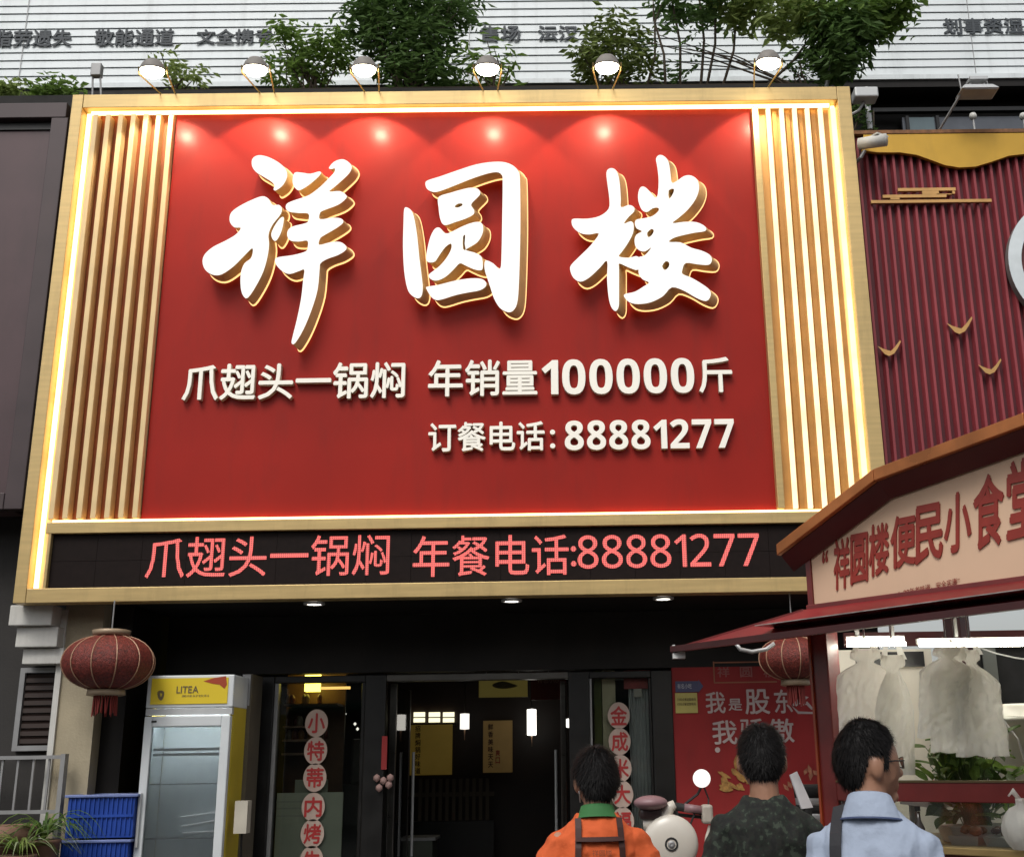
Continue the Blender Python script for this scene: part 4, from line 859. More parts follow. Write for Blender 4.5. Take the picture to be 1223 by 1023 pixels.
for k in range(34):   # golden printed flame petals
    bx_, by_ = random.uniform(868, 912), random.uniform(918, 944); a = math.atan2(by_-950, bx_-892)+random.gauss(0, .5); L = random.uniform(9, 20); w_ = random.uniform(2, 3.6)
    d = (math.cos(a), math.sin(a)); n_ = (-d[1]*w_, d[0]*w_); yy = YQ-.0002*k
    q.prism(smoothloop([(bx_, by_), (bx_+d[0]*L*.5+n_[0], by_+d[1]*L*.5+n_[1]), (bx_+d[0]*L+n_[0]*.6, by_+d[1]*L), (bx_+d[0]*L*.5-n_[0], by_+d[1]*L*.5-n_[1])]), [], lambda x, y: at(x, y, yy), None)
q.build('printed_golden_flames', mat('flame_gold', (.36, .19, .05), .5, 0, .4, 40), pw)
q = MB()
for k in range(12):
    bx_, by_ = random.uniform(940, 985), random.uniform(925, 950); a = random.uniform(-2.6, -.6); L = random.uniform(8, 14); w_ = random.uniform(2, 3); d = (math.cos(a), math.sin(a)); n_ = (-d[1]*w_, d[0]*w_); yy = YQ-.0002*k
    q.prism([(bx_, by_), (bx_+d[0]*L*.5+n_[0], by_+d[1]*L*.5+n_[1]), (bx_+d[0]*L, by_+d[1]*L), (bx_+d[0]*L*.5-n_[0], by_+d[1]*L*.5-n_[1])], [], lambda x, y: at(x, y, yy), None)
q.build('printed_pink_petals', mat('petal_pink', (.40, .16, .09), .5, 0, .4, 40), pw)
for c0, c1, mm, nm in (((806, 833, 827, 851), None, mat('notice_yellow', (.52, .44, .13), .6), 'yellow_notice'), ((806, 834, 813, 826), None, mat('notice_blue', (.08, .08, .16), .6), 'blue_notice')):
    r = rect(*c0, YQ-.004); o = B(nm, (r[0].x+.004, YQ-.006, r[2].z), (r[1].x, YQ-.001, r[0].z), mm); o.name = nm
    tag(o, 'small yellow notice stuck at the upper left of the red poster' if 'yellow' in nm else 'dark blue arrow shaped notice above the yellow notice', 'notice')
    if 'yellow' in nm:
        for k in (0, 1, 2): lettering('扫码点餐送酸梅汤', rect(809, 831, 833+k*5.5, 836.5+k*5.5, YQ-.008), NF, mat('ink', (.05, .02, .015)), o, 0, 0) if k < 2 else None
    else:
        lettering('有名小吃', rect(809, 826, 816, 822, YQ-.008), NF, mat('notice_print', (.45, .45, .5), .6), o)
        q = MB(); q.prism([(834, 811), (840, 819), (834, 827)], [], lambda x, y: at(x, y, YQ-.006), lambda x, y: at(x, y, YQ-.001)); q.build('arrow_tip', mm, o)

# ================================================================== FOOD STALL (right)
KA = V((1.178, 5.478, 0)); KU = V((.652, -.759, 0)).normalized(); KN = V((-.759, -.652, 0)).normalized()
def K(u, n, z): return KA + KU*u + KN*n + V((0, 0, z))
def kpt(px, py, n):
    d = ray(px, py); t = ((KA+KN*n-EYE).dot(KN))/d.dot(KN); return EYE+d*t
def kuz(px, py, n): p = kpt(px, py, n); return (p-KA).dot(KU), p.z
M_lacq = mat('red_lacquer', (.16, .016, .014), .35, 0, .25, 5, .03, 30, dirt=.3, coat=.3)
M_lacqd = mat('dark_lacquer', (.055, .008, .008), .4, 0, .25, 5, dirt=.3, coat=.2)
M_copper = mat('copper_trim', (.40, .14, .045), .28, .65, .35, 4, dirt=.35)
M_cream = mat('signboard_cream', (.72, .50, .34), .6, 0, .07, 2, .02, 10, dirt=.1)
ks = thing('food_stall', 'red wooden food stall with gabled roof, cream name board and copper roof edge', 'food stall', KA)
def kbox(name, u0, u1, n0, n1, z0, z1, m, par=ks, bevel=0):
    q = MB(); q.hexa([K(u0, n0, z0), K(u1, n0, z0), K(u1, n1, z0), K(u0, n1, z0), K(u0, n0, z1), K(u1, n0, z1), K(u1, n1, z1), K(u0, n1, z1)])
    return q.build(name, m, par, bevel=bevel, origin=K((u0+u1)/2, (n0+n1)/2, (z0+z1)/2))
KL = 2.42
prof = [(-.10, 2.466), (.477, 2.722), (1.21, 2.812), (1.943, 2.722), (KL+.10, 2.466)]
# roof: fascia, soffit and covering per slope
for i, (a, b) in enumerate(zip(prof[:-1], prof[1:])):
    for nm, n0, n1, dz0, dz1, m in (('roof_panel', .10, -1.3, .0, .03, M_lacq), ('fascia', .105, .135, -.035, .02, M_copper)):
        q = MB(); q.hexa([K(a[0], n0, a[1]+dz0), K(b[0], n0, b[1]+dz0), K(b[0], n1, b[1]+dz0), K(a[0], n1, a[1]+dz0), K(a[0], n0, a[1]+dz1), K(b[0], n0, b[1]+dz1), K(b[0], n1, b[1]+dz1), K(a[0], n1, a[1]+dz1)])
        q.build(nm, m, ks, bevel=.004 if nm == 'fascia' else 0)
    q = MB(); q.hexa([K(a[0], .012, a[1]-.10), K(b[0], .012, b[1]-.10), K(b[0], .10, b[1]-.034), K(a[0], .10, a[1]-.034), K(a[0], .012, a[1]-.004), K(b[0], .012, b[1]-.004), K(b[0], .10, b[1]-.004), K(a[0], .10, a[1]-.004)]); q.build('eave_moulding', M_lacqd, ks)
# name board
bo = [(0.0, 2.20), (KL, 2.20), (KL, 2.50), (1.93, 2.715), (1.21, 2.80), (.48, 2.715), (0.0, 2.505)]
q = MB(); q.prism(bo, [], lambda u, z: K(u, 0, z), lambda u, z: K(u, -.04, z)); nbd = q.build('name_board', M_cream, ks)
kbox('board_edge', -.03, -.002, -.04, .01, 2.17, 2.51, M_lacq)
M_ktext = mat('board_lettering', (.28, .03, .018), .5, 0, .1, 20)
for ch, x0, x1, y0, y1 in (('祥', 996, 1014, 642, 704), ('圆', 1016, 1036, 636, 697), ('楼', 1038, 1061, 624, 688), ('便', 1064, 1093, 613, 679), ('民', 1093, 1125, 600, 673), ('小', 1128, 1159, 586, 661), ('食', 1163, 1198, 564, 656), ('堂', 1203, 1242, 545, 643)):
    s = (x1-x0)*.26; qd = [kpt(x0, y0+s*.8, .006), kpt(x1, y0, .006), kpt(x1, y1-s, .006), kpt(x0, y1, .006)]
    lettering(ch, qd, KN, M_ktext, nbd, .004, .034)
lettering('“', [kpt(982, 659, .006), kpt(988, 657, .006), kpt(988, 670, .006), kpt(982, 672, .006)], KN, M_ktext, nbd, .004, .02)
qd = [kpt(1073, 705, .006), kpt(1146, 689, .006), kpt(1146, 697, .006), kpt(1073, 713, .006)]
lettering('“20年老味道，安全实惠”', qd, KN, M_ktext, nbd, 0, .004)
# red beam under the board, sloping visor
kbox('board_beam', -.03, KL+.03, -.03, .03, 2.135, 2.196, M_lacq, bevel=.004)
zf = 2.02
vb = [K(-.04, .034, 2.175), K(KL+.04, .034, 2.175)]
vf = [atz(803, 775, zf), atz(1223, 722, zf)]; dvf = (vf[1]-vf[0]); vf[1] = vf[0]+dvf*2.0
q = MB(); dn = V((0, 0, -.012)); q.hexa([vf[0]+dn, vf[1]+dn, vb[1]+dn, vb[0]+dn, vf[0], vf[1], vb[1], vb[0]]); q.build('visor_sheet', mat('visor_red', (.20, .016, .018), .42, 0, .3, 3, .02, 6, dirt=.3, coat=.1, spec=.3), ks)
q = MB(); q.bar(vf[0], vf[1], .03, .028); q.build('visor_edge', M_lacqd, ks)
q = MB(); q.bar(vb[0]+V((0, 0, -.01)), vf[0]+V((0, 0, -.01)), .03, .025); q.build('visor_end_bar', M_lacq, ks)
q = MB(); q.bar(vf[0].lerp(vb[0], .33)+V((0, 0, .012))+KU*.35, vf[1].lerp(vb[1], .33)+V((0, 0, .012)), .22, .004); q.build('clear_strip', mat('clear_plastic', (.30, .29, .27), .15, 0, .4, 12, .1, 20), ks)
q = MB(); q.box(vf[0]+V((-.0, -.02, -.045)), vf[0]+V((.06, .02, -.015))); q.box(vf[0]+V((.0, -.02, -.02)), vf[0]+V((.012, .02, .02))); q.build('corner_clip', mat('plastic_white', (.7, .7, .68), .4), ks)
q = MB(); q.tube([at(878, 767, 5.75), at(884, 775, 5.75), at(898, 778, 5.75), at(915, 775, 5.75), at(925, 768, 5.75)], .010, 8); q.build('bent_bracket', M_lgrey, ks, True)
# posts, beams, counter, walls
kbox('corner_post', -.05, .045, -.10, -.005, 0, 2.13, M_lacq, bevel=.006); kbox('corner_post', KL-.045, KL+.05, -.10, -.005, 0, 2.13, M_lacq, bevel=.006)
kbox('post_trim', -.052, -.04, -.004, .006, 0, 2.13, mat('orange_lacquer', (.30, .05, .012), .3, 0, .2, 5, coat=.3))
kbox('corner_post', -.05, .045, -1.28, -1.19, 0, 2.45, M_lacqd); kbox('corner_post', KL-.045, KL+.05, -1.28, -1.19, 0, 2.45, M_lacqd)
bz1 = kuz(1150, 934, 0)[1]; bz0 = kuz(1150, 958, 0)[1]
kbox('glass_rail', .047, KL-.047, -.05, .0, bz0, bz1, M_lacq, bevel=.004)
kbox('rail_top_trim', .047, KL-.047, -.055, .004, bz1, bz1+.008, mat('dull_brass', (.16, .12, .06), .4, .6))
cz = kuz(1160, 1011, 0)[1]
kbox('counter_top', -.02, KL+.02, -.75, .05, cz-.03, cz, mat('counter_brass', (.40, .29, .12), .4, .5, .2, 6), bevel=.004)
kbox('counter_front', -.02, KL+.02, -.03, .0, .12, cz-.034, M_lacq)
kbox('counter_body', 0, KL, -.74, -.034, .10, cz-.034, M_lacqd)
q = MB(); q.hexa([K(.05, -.028, cz+.002), K(KL-.05, -.028, cz+.002), K(KL-.05, -.022, cz+.002), K(.05, -.022, cz+.002), K(.05, -.028, bz0-.002), K(KL-.05, -.028, bz0-.002), K(KL-.05, -.022, bz0-.002), K(.05, -.022, bz0-.002)]); q.build('guard_glass', glass('guard_glass', (.9, .92, .9), .8, .02), ks)
kbox('inner_ceiling', .0, KL, -1.2, -.04, 2.36, 2.38, mat('stall_ceiling', (.45, .43, .38), .7), ks)
kbox('stall_floor', -.05, KL+.05, -1.28, .02, .02, .10, M_lacqd)
# white inner lining: back wall facing the camera
YK = 6.62
def ck(name, px0, px1, py0, py1, Y, m, d=.02, par=ks): r = rect(px0, px1, py0, py1, Y); return B(name, (r[0].x, Y, r[2].z), (r[1].x, Y+d, r[0].z), m, par)
M_lin = mat('stall_lining', (.74, .69, .57), .55, 0, .08, 2, .02, 20, dirt=.2)
M_lind = mat('stall_dark_window', (.035, .035, .035), .2, 0, .3, 4)
ck('lining_panel', 1008, 1128, 775, 1100, YK, M_lin); ck('lining_panel', 1129, 1420, 843, 1100, YK, M_lin)
ck('dark_window', 1129, 1420, 770, 842, YK+.03, M_lind); ck('lining_band', 1008, 1420, 752, 769, YK, M_lacqd)
ck('dark_window', 1022, 1104, 778, 796, YK-.012, M_lind, .008)
ck('lining_strip', 1150, 1162, 772, 842, YK-.01, M_lin, .012); ck('lining_strip', 1178, 1194, 772, 868, YK-.01, mat('grey_curtainlet', (.17, .18, .16), .7), .012)
for px0, px1 in ((1012, 1082), (1098, 1330)):
    a, b = at(px0, 770, 5.5), at(px1, 768.5, 5.5); q = MB(); q.tube([a, b], .008, 8); t = thing('fluorescent_tube', 'lit fluorescent tube in the food stall, '+('short left one behind the left bags' if px0 < 1050 else 'long right one above the bucket'), 'lamp', a, 'fluorescent tubes in the stall')
    q.build('tube', glow('fluorescent', (1, .95, .80), 70), t, True); B('batten', a+V((0, .014, .006)), b+V((0, .05, .04)), M_white, t)
    for f in (.2, .8): c = a.lerp(b, f); B('clip', c+V((-.01, .016, .041)), c+V((.01, .03, 2.36-c.z if 2.36 > c.z+.05 else .06)), M_grey, t)
q = MB(); q.tube([K(.05, -.02, 2.075), K(KL-.05, -.02, 2.075)], .007, 6); q.build('hanging_rail', M_lgrey, ks)
q = MB(); q.tube([at(1170, 773, 5.9), at(1190, 780, 5.9), at(1212, 785, 5.9), at(1240, 789, 5.9)], .004, 5); q.build('loose_wire', M_lgrey, ks)

# --- white plastic bags
M_bag = mat('white_plastic_bag', (.94, .93, .88), .35, 0, .03, 12, .25, 45, trans=.6)
n_ = M_bag.node_tree; tp_ = n_.nodes.new('ShaderNodeBsdfTransparent'); mo_ = n_.nodes.new('ShaderNodeMixShader'); mo_.inputs[0].default_value = .27; src_ = n_.nodes['Material Output'].inputs[0].links[0].from_socket
n_.links.new(src_, mo_.inputs[1]); n_.links.new(tp_.outputs[0], mo_.inputs[2]); n_.links.new(mo_.outputs[0], n_.nodes['Material Output'].inputs[0])
def bag(pxc, ytop, ybot, wtop, wbot, n, label, seed, tilt=0, hooky=762, flare=.35):
    rnd = random.Random(seed); c = kpt(pxc, (ytop+ybot)/2, n)
    top = kpt(pxc, ytop, n); bot = kpt(pxc+tilt, ybot, n); mpp = (kpt(pxc+10, ybot, n)-kpt(pxc, ybot, n)).length/10
    mpp = (top.z-bot.z)/(ybot-ytop)
    ax = V((1, -.12, 0)).normalized(); nn = V((-.12, -1, 0)).normalized()
    t = thing('plastic_bag', label, 'plastic bag', top, 'white bags hanging in the stall'); q = MB(); rings = []; NR, NS = 54, 120
    ph = [rnd.uniform(0, 6.28) for _ in range(6)]
    for j in range(NR):
        f = j/(NR-1); z = top.z+(bot.z-top.z)*f
        s = min(1, max(0, (f-.13)/flare)); wd = (wtop*(1+.25*math.sin(min(1, f/.13)*math.pi)-.35*(f > .11)*max(0, 1-s*3))+(wbot-wtop)*(s*s*(3-2*s))**.8)*mpp/2; dp = .018+.022*math.sin(min(1, f*1.3)*math.pi*.8)
        cen = top.lerp(bot, f); rr = []
        for k in range(NS):
            th = 2*math.pi*k/NS; amp = .14*(1-s)+.05*s*(.6+.4*math.sin(f*9+ph[3]))
            fold = 1+amp*math.sin(7*th+ph[0]+f*2)+amp*.7*math.sin(13*th+ph[1]-f*3)
            cx_, sy_ = math.cos(th), math.sin(th); ex = (abs(cx_)**.8)*(1 if cx_ > 0 else -1); xx_ = ex*wd
            ridge = lambda a_, b_: 1-2*abs(noise.noise(V((a_, b_, seed*1.7+(3 if sy_ > 0 else 0)))))
            crm = (.011*ridge(xx_*22, f*2.2)+.010*ridge(xx_*30+f*4, f*9)+.006*ridge(xx_*60, f*16-xx_*20)-.010)*(.35+.65*s)
            sag = .008*noise.noise(V((xx_*20, seed, 2)))*f
            rr.append(cen + ax*(wd*ex*(1+.02*math.sin(f*8+ph[2])+.05*noise.noise(V((f*7, seed, 0))))) + nn*((.010+.012*s)*sy_*fold+crm) + V((0, 0, sag)))
        rings.append(rr)
    q.loft(rings, False); q.build('bag_sheet', M_bag, t, True)
    q = MB(); hk = V((top.x, top.y, kpt(pxc, hooky, n).z))
    for s in (-1, 1):
        w0 = wtop*mpp*.35; q.loft([[hk+ax*s*.004-nn*.003, hk+ax*s*.012+nn*.003], [hk.lerp(top, .5)+ax*s*w0*.6, hk.lerp(top, .5)+ax*s*(w0*.6+.02)+nn*.012], [top+ax*s*w0*.8-V((0, 0, .02)), top+ax*s*(w0*.8+.035)-V((0, 0, .02))+nn*.01]], False, False)
    q.build('bag_handle', M_bag, t, True)
    q = MB(); q.tube([hk, V((hk.x, hk.y, max(hk.z+.03, 2.07)))], .004); q.build('hook', M_lgrey, t)
    return t
bag(1066, 782, 925, 24, 46, .0, 'large pale bag at the back of the left bunch, behind the head with glasses', 3, 4)
bag(1033, 774, 905, 30, 70, .05, 'front crumpled white bag of the left bunch, above the head with glasses', 1, 4, flare=.13)
bag(1130, 772, 880, 26, 60, .06, 'front crumpled bag of the right bunch, with a short straight hem', 5, -5, flare=.14)
bag(1141, 774, 898, 22, 62, .02, 'longer bag hanging behind the front one in the right bunch', 8, 2, flare=.15)
bag(1158, 776, 903, 18, 62, -.03, 'smooth grey white bag at the right edge of the right bunch', 9, 16, flare=.22)

# --- things on the stall: bucket, pothos planter, bottle, trays, small bag
c = at(1222, 930, 5.6); zb2 = at(1222, 952, 5.6).z; ztb = at(1222, 856, 5.6).z
t = thing('white_bucket', 'large white plastic bucket with lid at the right edge of the stall', 'bucket', V((c.x, c.y, zb2)))
q = MB(); H_ = ztb-zb2; q.lathe([(.001, 0), (.105, 0), (.135, H_*.93), (.143, H_*.94), (.143, H_), (.125, H_)], (c.x, c.y, zb2), 32); q.build('bucket_body', mat('bucket_white', (.66, .66, .62), .4, 0, .05, 4, dirt=.15), t, True)
q = MB(); q.lathe([(.001, H_+.06), (.09, H_+.06), (.10, H_+.05), (.10, H_+.004), (.12, H_+.002)], (c.x, c.y, zb2), 28); q.build('lid', MATS['bucket_white'], t, True)
q = MB(); q.tube([(c.x-.10, c.y-.10, ztb-.01), (c.x-.06, c.y-.15, ztb-.10), (c.x-.04, c.y-.16, ztb-.22)], .005, 6); q.build('bucket_handle', M_lgrey, t)
sh = B('back_shelf', (c.x-.5, c.y-.16, zb2-.03), (c.x+.6, c.y+.3, zb2-.002), M_lgrey, ks)
for xx in (c.x-.48, c.x+.55): B('shelf_leg', (xx, c.y+.2, .1), (xx+.03, c.y+.23, zb2-.032), M_grey, ks)
pc = kpt(1160, 985, -.26); tz = cz; 
t = thing('pothos_plant', 'lush broad leaved plant in a pale tray behind the red rail of the stall', 'potted plant', V((pc.x, pc.y, tz)))
q = MB(); q.hexa([V((pc.x-.10, pc.y-.07, cz+.001)), V((pc.x+.16, pc.y-.07, cz+.001)), V((pc.x+.16, pc.y+.09, cz+.001)), V((pc.x-.10, pc.y+.09, cz+.001)), V((pc.x-.12, pc.y-.09, cz+.07)), V((pc.x+.18, pc.y-.09, cz+.07)), V((pc.x+.18, pc.y+.11, cz+.07)), V((pc.x-.12, pc.y+.11, cz+.07))]); q.build('tray', mat('pale_tray', (.62, .60, .52), .5), t, bevel=.004)
pcen = V((pc.x+.02, pc.y, cz+.08)); st = MB(); meshes = []
for k, mm in enumerate((M_leaf1, M_leaf2, mat('pothos_pale', (.20, .28, .13), .4, 0, .3, 20, trans=.3))):
    q = MB(); rr = []
    for j in range(7):
        f = j/6; wv = .30*math.sin(math.pi*min(1, f*.97+.03))**.8*(1-f*.35); z = .10*math.sin(f*2.2)
        rr.append([V((-wv, f, z+.08)), V((0, f, z)), V((wv, f, z+.08))])
    q.loft(rr, False, False); tmp = q.build('leaf', mm, None, True); meshes.append(tmp.data); bpy.data.objects.remove(tmp)
for k in range(150):
    a = random.uniform(0, 2*math.pi); hgt = random.uniform(.0, .46); rr_ = random.uniform(.02, .21)
    e = pcen+V((math.cos(a)*rr_*1.05, math.sin(a)*rr_*.6, hgt*(1-.35*rr_/.2))); st.tube([pcen+V((random.uniform(-.05, .08), 0, -.03)), pcen.lerp(e, .6)+V((0, 0, .02)), e], [.003, .003, .002], 4)
    o = bpy.data.objects.new('leaf', meshes[random.choice((0, 1, 1, 2))]); COL.objects.link(o); o.location = e; o.scale = (1, 1, 1); s = random.uniform(.07, .125); o.scale = (s, s, s)
    o.rotation_euler = (random.gauss(-.1, .7), random.gauss(0, .5), a-math.pi/2+random.gauss(0, .5)); put(o, t)
st.build('stems', mat('pothos_stem', (.08, .14, .04), .5), t, origin=pcen)
p = at(1098, 990, 4.7); p.z = cz+.001; p = V((p.x, p.y, cz+.001)); q = MB(); q.lathe([(.001, 0), (.022, 0), (.022, .09), (.009, .12), (.009, .15), (.001, .15)], p, 16); o = q.build('sauce_bottle', mat('dark_bottle', (.02, .014, .01), .15), None, True); o.name = 'sauce_bottle'; tag(o, 'small dark sauce bottle on the stall counter beside the plant', 'bottle')
q = MB(); q.lathe([(.011, .152), (.011, .17), (.001, .17)], p, 12); q.build('cap', M_black, o)
q = MB(); q.lathe([(.0225, .03), (.0225, .07)], p, 16); q.build('bottle_label', mat('paper_label', (.5, .45, .3), .6), o)
for k in range(6):
    u = .62+k*.16; b = K(u, -.16, cz+.001); t = thing('food_tray', 'tray of browned braised food on the stall counter, '+('first', 'second', 'third', 'fourth', 'fifth', 'sixth')[k]+' from the left', 'food tray', b, 'food trays on the counter')
    q = MB(); q.hexa([b+KU*-.06+KN*-.09, b+KU*.06+KN*-.09, b+KU*.06+KN*.09, b+KU*-.06+KN*.09]+[b+V((0, 0, .035))+KU*s*.07+KN*v*.10 for s, v in ((-1, -1), (1, -1), (1, 1), (-1, 1))]); q.build('tray_pan', M_lgrey, t)
    rnd = random.Random(k)
    for j in range(9):
        c_ = b+KU*rnd.uniform(-.05, .05)+KN*rnd.uniform(-.07, .07)+V((0, 0, .04+rnd.uniform(0, .02))); q = MB(); r_ = rnd.uniform(.018, .03)
        q.lathe([(.001, -r_*.6), (r_*.9, -r_*.2), (r_, r_*.15), (r_*.6, r_*.6), (.001, r_*.7)], c_, 9); q.build('food_piece', mat('food_%d' % (k % 3), ((.20, .09, .03), (.10, .03, .02), (.32, .19, .07))[k % 3], .35, 0, .3, 30), t, True)
bag(1212, 958, 1012, 14, 44, -.12, 'small knotted clear white bag sitting on the counter at the right edge', 12, 2, hooky=952, flare=.5) if False else None
c = at(1222, 985, 4.75); c.z = cz; t = thing('knotted_bag', 'small knotted white bag on the stall counter at the right edge', 'plastic bag', c); q = MB(); rr = []
for j in range(16):
    f = j/15; z = cz+.002+.19*f; r_ = .075*math.sin(math.pi*min(1, .12+f*.93))**.6 if f < .85 else .018
    rr.append([V((c.x+r_*(1+.12*math.sin(7*th+f*5))*math.cos(th), c.y+r_*(1+.12*math.sin(5*th+f*3))*math.sin(th), z)) for th in [2*math.pi*k/40 for k in range(40)]])
q.loft(rr, True); q.build('bag_sheet', M_bag, t, True)
q = MB(); q.tube([(c.x, c.y, cz+.185), (c.x-.03, c.y-.01, cz+.22), (c.x-.045, c.y, cz+.20)], [.008, .012, .004], 8); q.build('knot', M_bag, t, True)

# ================================================================== scooter
SCY = 5.6
def sp(px, py, dy=0): return at(px, py, SCY+dy)
M_scw = mat('scooter_white', (.66, .62, .54), .3, 0, .04, 4, coat=.4, dirt=.08); M_rub = mat('rubber_black', (.015, .015, .015), .7, 0, .2, 20)
M_pink = mat('faded_pink_vinyl', (.26, .15, .16), .4, 0, .1, 8)
c0 = sp(800, 1000); sco = thing('electric_scooter', 'white electric scooter with round front and pinkish grips before the red poster', 'scooter', V((c0.x, SCY, 0)))
fc_ = sp(800, 1006); R_ = .125
q = MB(); rr = []
for j in range(9):
    f = j/8*math.pi/2; rr.append([fc_+V((math.cos(th)*R_*math.cos(f)*(1 if True else 0), -.05-.04*math.sin(f), math.sin(th)*R_*1.0*math.cos(f))) for th in [2*math.pi*k/36 for k in range(36)]])
rr.insert(0, [fc_+V((math.cos(th)*R_, .10, math.sin(th)*R_)) for th in [2*math.pi*k/36 for k in range(36)]])
q.loft(rr, True); q.build('round_front', M_scw, sco, True)
for r1, r2, nm in ((.036, .043, 'ring_emblem'), (.022, .030, 'ring_emblem')):
    q = MB(); q.loft([[fc_+V((math.cos(th)*r, -.092+.006*(r > .035), math.sin(th)*r)) for th in [2*math.pi*k/32 for k in range(32)]] for r in (r1, r2)], False); q.build(nm, M_rub, sco)
q = MB(); q.loft([[fc_+V((math.cos(th)*r, -.0935+y, math.sin(th)*r)) for th in [2*math.pi*k/20 for k in range(20)]] for r, y in ((.016, 0), (.008, -.004), (.002, -.003))], True); q.build('emblem_centre', M_grey, sco)
# steering column and body
b0 = V((fc_.x+.02, SCY+.1, .22))
q = MB(); q.tube([fc_+V((.0, .06, -.05)), V((fc_.x-.01, SCY+.05, .75)), V((fc_.x-.02, SCY+.0, .45))], [.10, .12, .07], 14); q.build('front_shield', M_scw, sco, True)
q = MB(); q.tube([V((fc_.x-.02, SCY+.05, .5)), V((fc_.x-.02, SCY+.35, .32)), V((fc_.x-.02, SCY+.8, .34)), V((fc_.x-.02, SCY+1.0, .62))], [.07, .11, .12, .12], 14); q.build('floor_body', M_scw, sco, True)
q = MB(); q.tube([V((fc_.x-.02, SCY+.7, .74)), V((fc_.x-.02, SCY+1.25, .80))], [.13, .11], 14); q.build('saddle', M_rub, sco, True)
for yy in (-.12, 1.15):
    q = MB(); cw = V((fc_.x-.02, SCY+yy, .23)); pts = [cw+V((0, math.cos(a)*.19, math.sin(a)*.19)) for a in [2*math.pi*k/28 for k in range(29)]]; q.tube(pts, .04, 8, False); wl = q.build('tyre', M_rub, sco, True)
    q = MB(); q.tube([cw-V((.03, 0, 0)), cw+V((.03, 0, 0))], .12, 20); q.build('rim', M_lgrey, wl)
q = MB(); q.tube([V((fc_.x-.02, SCY+.0, .45)), V((fc_.x-.02, SCY-.12, .23))], .025); q.build('fork', M_grey, sco)
# handlebar: white bent neck, black bar and grips
q = MB(); q.tube([sp(768, 983), sp(786, 982), sp(794, 975), sp(800, 963), sp(806, 960)], [.03, .032, .03, .026, .022], 12); q.tube([sp(794, 975), fc_+V((0, .03, .08))], [.03, .05], 12); q.build('handlebar_neck', M_scw, sco, True)
q = MB(); q.tube([sp(806, 962), sp(842, 969)], .018, 10); q.build('handlebar', M_rub, sco, True)
q = MB(); q.tube([sp(817, 964), sp(838, 967)], .020, 12); q.build('grip', M_pink, sco, True)
q = MB(); q.tube([sp(806, 972, .02), sp(836, 975, .02), sp(845, 979, .02)], .008, 6); q.build('brake_lever', M_rub, sco)
q = MB(); q.box(sp(838, 975)+V((0, -.03, -.03)), sp(848, 960)+V((.01, .04, 0))); q.build('switch_housing', mat('pale_plastic', (.42, .38, .32), .5), sco, bevel=.012)
q = MB(); rr = []
cs = sp(777, 958, -.03)
for j in range(11):
    a = -math.pi/2+math.pi*j/10; rr.append([cs+V((math.cos(th)*.075*math.cos(a)*1.05, math.sin(th)*.07*math.cos(a), .033*math.sin(a))) for th in [2*math.pi*k/24 for k in range(24)]])
q.loft(rr, True); q.build('pink_cover', M_pink, sco, True)
q = MB(); q.box(cs+V((-.055, -.02, -.075)), cs+V((.05, .07, -.02))); q.build('display_pod', mat('pod', (.035, .02, .02), .35), sco, bevel=.02)
# mirror; its own glow stands in for the reflected sky
mc = sp(838, 929); t_ = MB(); q = MB(); rr = []
for r_, y in ((.001, -.012), (.036, -.010), (.041, -.002), (.036, .014), (.001, .02)): rr.append([mc+V((math.cos(th)*r_, y, math.sin(th)*r_)) for th in [2*math.pi*k/32 for k in range(32)]])
q.loft(rr, True); q.build('round_mirror', glow('mirror_sky_glow', (1, .97, .9), 1.1), sco, True)
q = MB(); q.tube([mc+V((0, .01, -.035)), mc+V((-.02, .02, -.07)), sp(815, 962)], .006, 6); q.tube([mc+V((.01, .01, -.038)), mc+V((.03, .02, -.09)), sp(846, 966)], .004, 6); q.build('mirror_stalk', M_rub, sco)
q = MB(); q.tube([sp(808, 966), sp(812, 985), sp(806, 1000)], .005, 5); q.tube([sp(830, 970), sp(822, 990), sp(810, 1010)], .005, 5); q.build('brake_cable', M_rub, sco)
q = MB(); q.tube([sp(848, 985), sp(844, 1000), sp(842, 1022)], .008); q.build('cable', M_scw, sco)
# stacked pots and napkin beside the man in black
c = at(975, 950, 5.9); t = thing('steel_pot', 'stacked dark and silver pots behind the shoulder of the man in black', 'pot', V((c.x, c.y, .8)))
for k, (py, r_, mm) in enumerate(((944, .105, M_rub), (955, .10, M_lgrey), (966, .098, M_rub), (976, .096, M_lgrey))):
    z = at(975, py, 5.9).z; q = MB(); q.lathe([(.001, z+.03), (r_, z+.03), (r_+.004, z+.02), (r_, z-.03), (.001, z-.03)], (c.x, c.y, 0), 28); q.build('pot_ring', mm, t, True)
q = MB(); z = at(975, 982, 5.9).z-.004; q.box((c.x-.13, c.y-.13, 0), (c.x+.13, c.y+.13, z)); o = q.build('side_table', M_lacqd, None, origin=(c.x, c.y, 0)); tag(o, 'small dark cabinet carrying the stacked pots beside the stall post', 'cabinet')
c = at(956, 941, 5.6); t = thing('white_napkin', 'white folded paper standing up behind the man in black', 'napkin', c); q = MB()
q.hexa([c+V(a) for a in ((.00, 0, -.09), (.055, .01, -.085), (.055, .03, -.08), (.0, .03, -.09), (-.045, 0, .06), (-.01, .0, .075), (-.01, .02, .075), (-.045, .02, .06))]); q.build('paper', mat('paper_white', (.75, .74, .76), .6), t)
q = MB(); q.tube([c+V((.03, .02, -.09)), V((c.x+.03, c.y+.02, .0))], .02, 10); q.build('stand', M_rub, t)

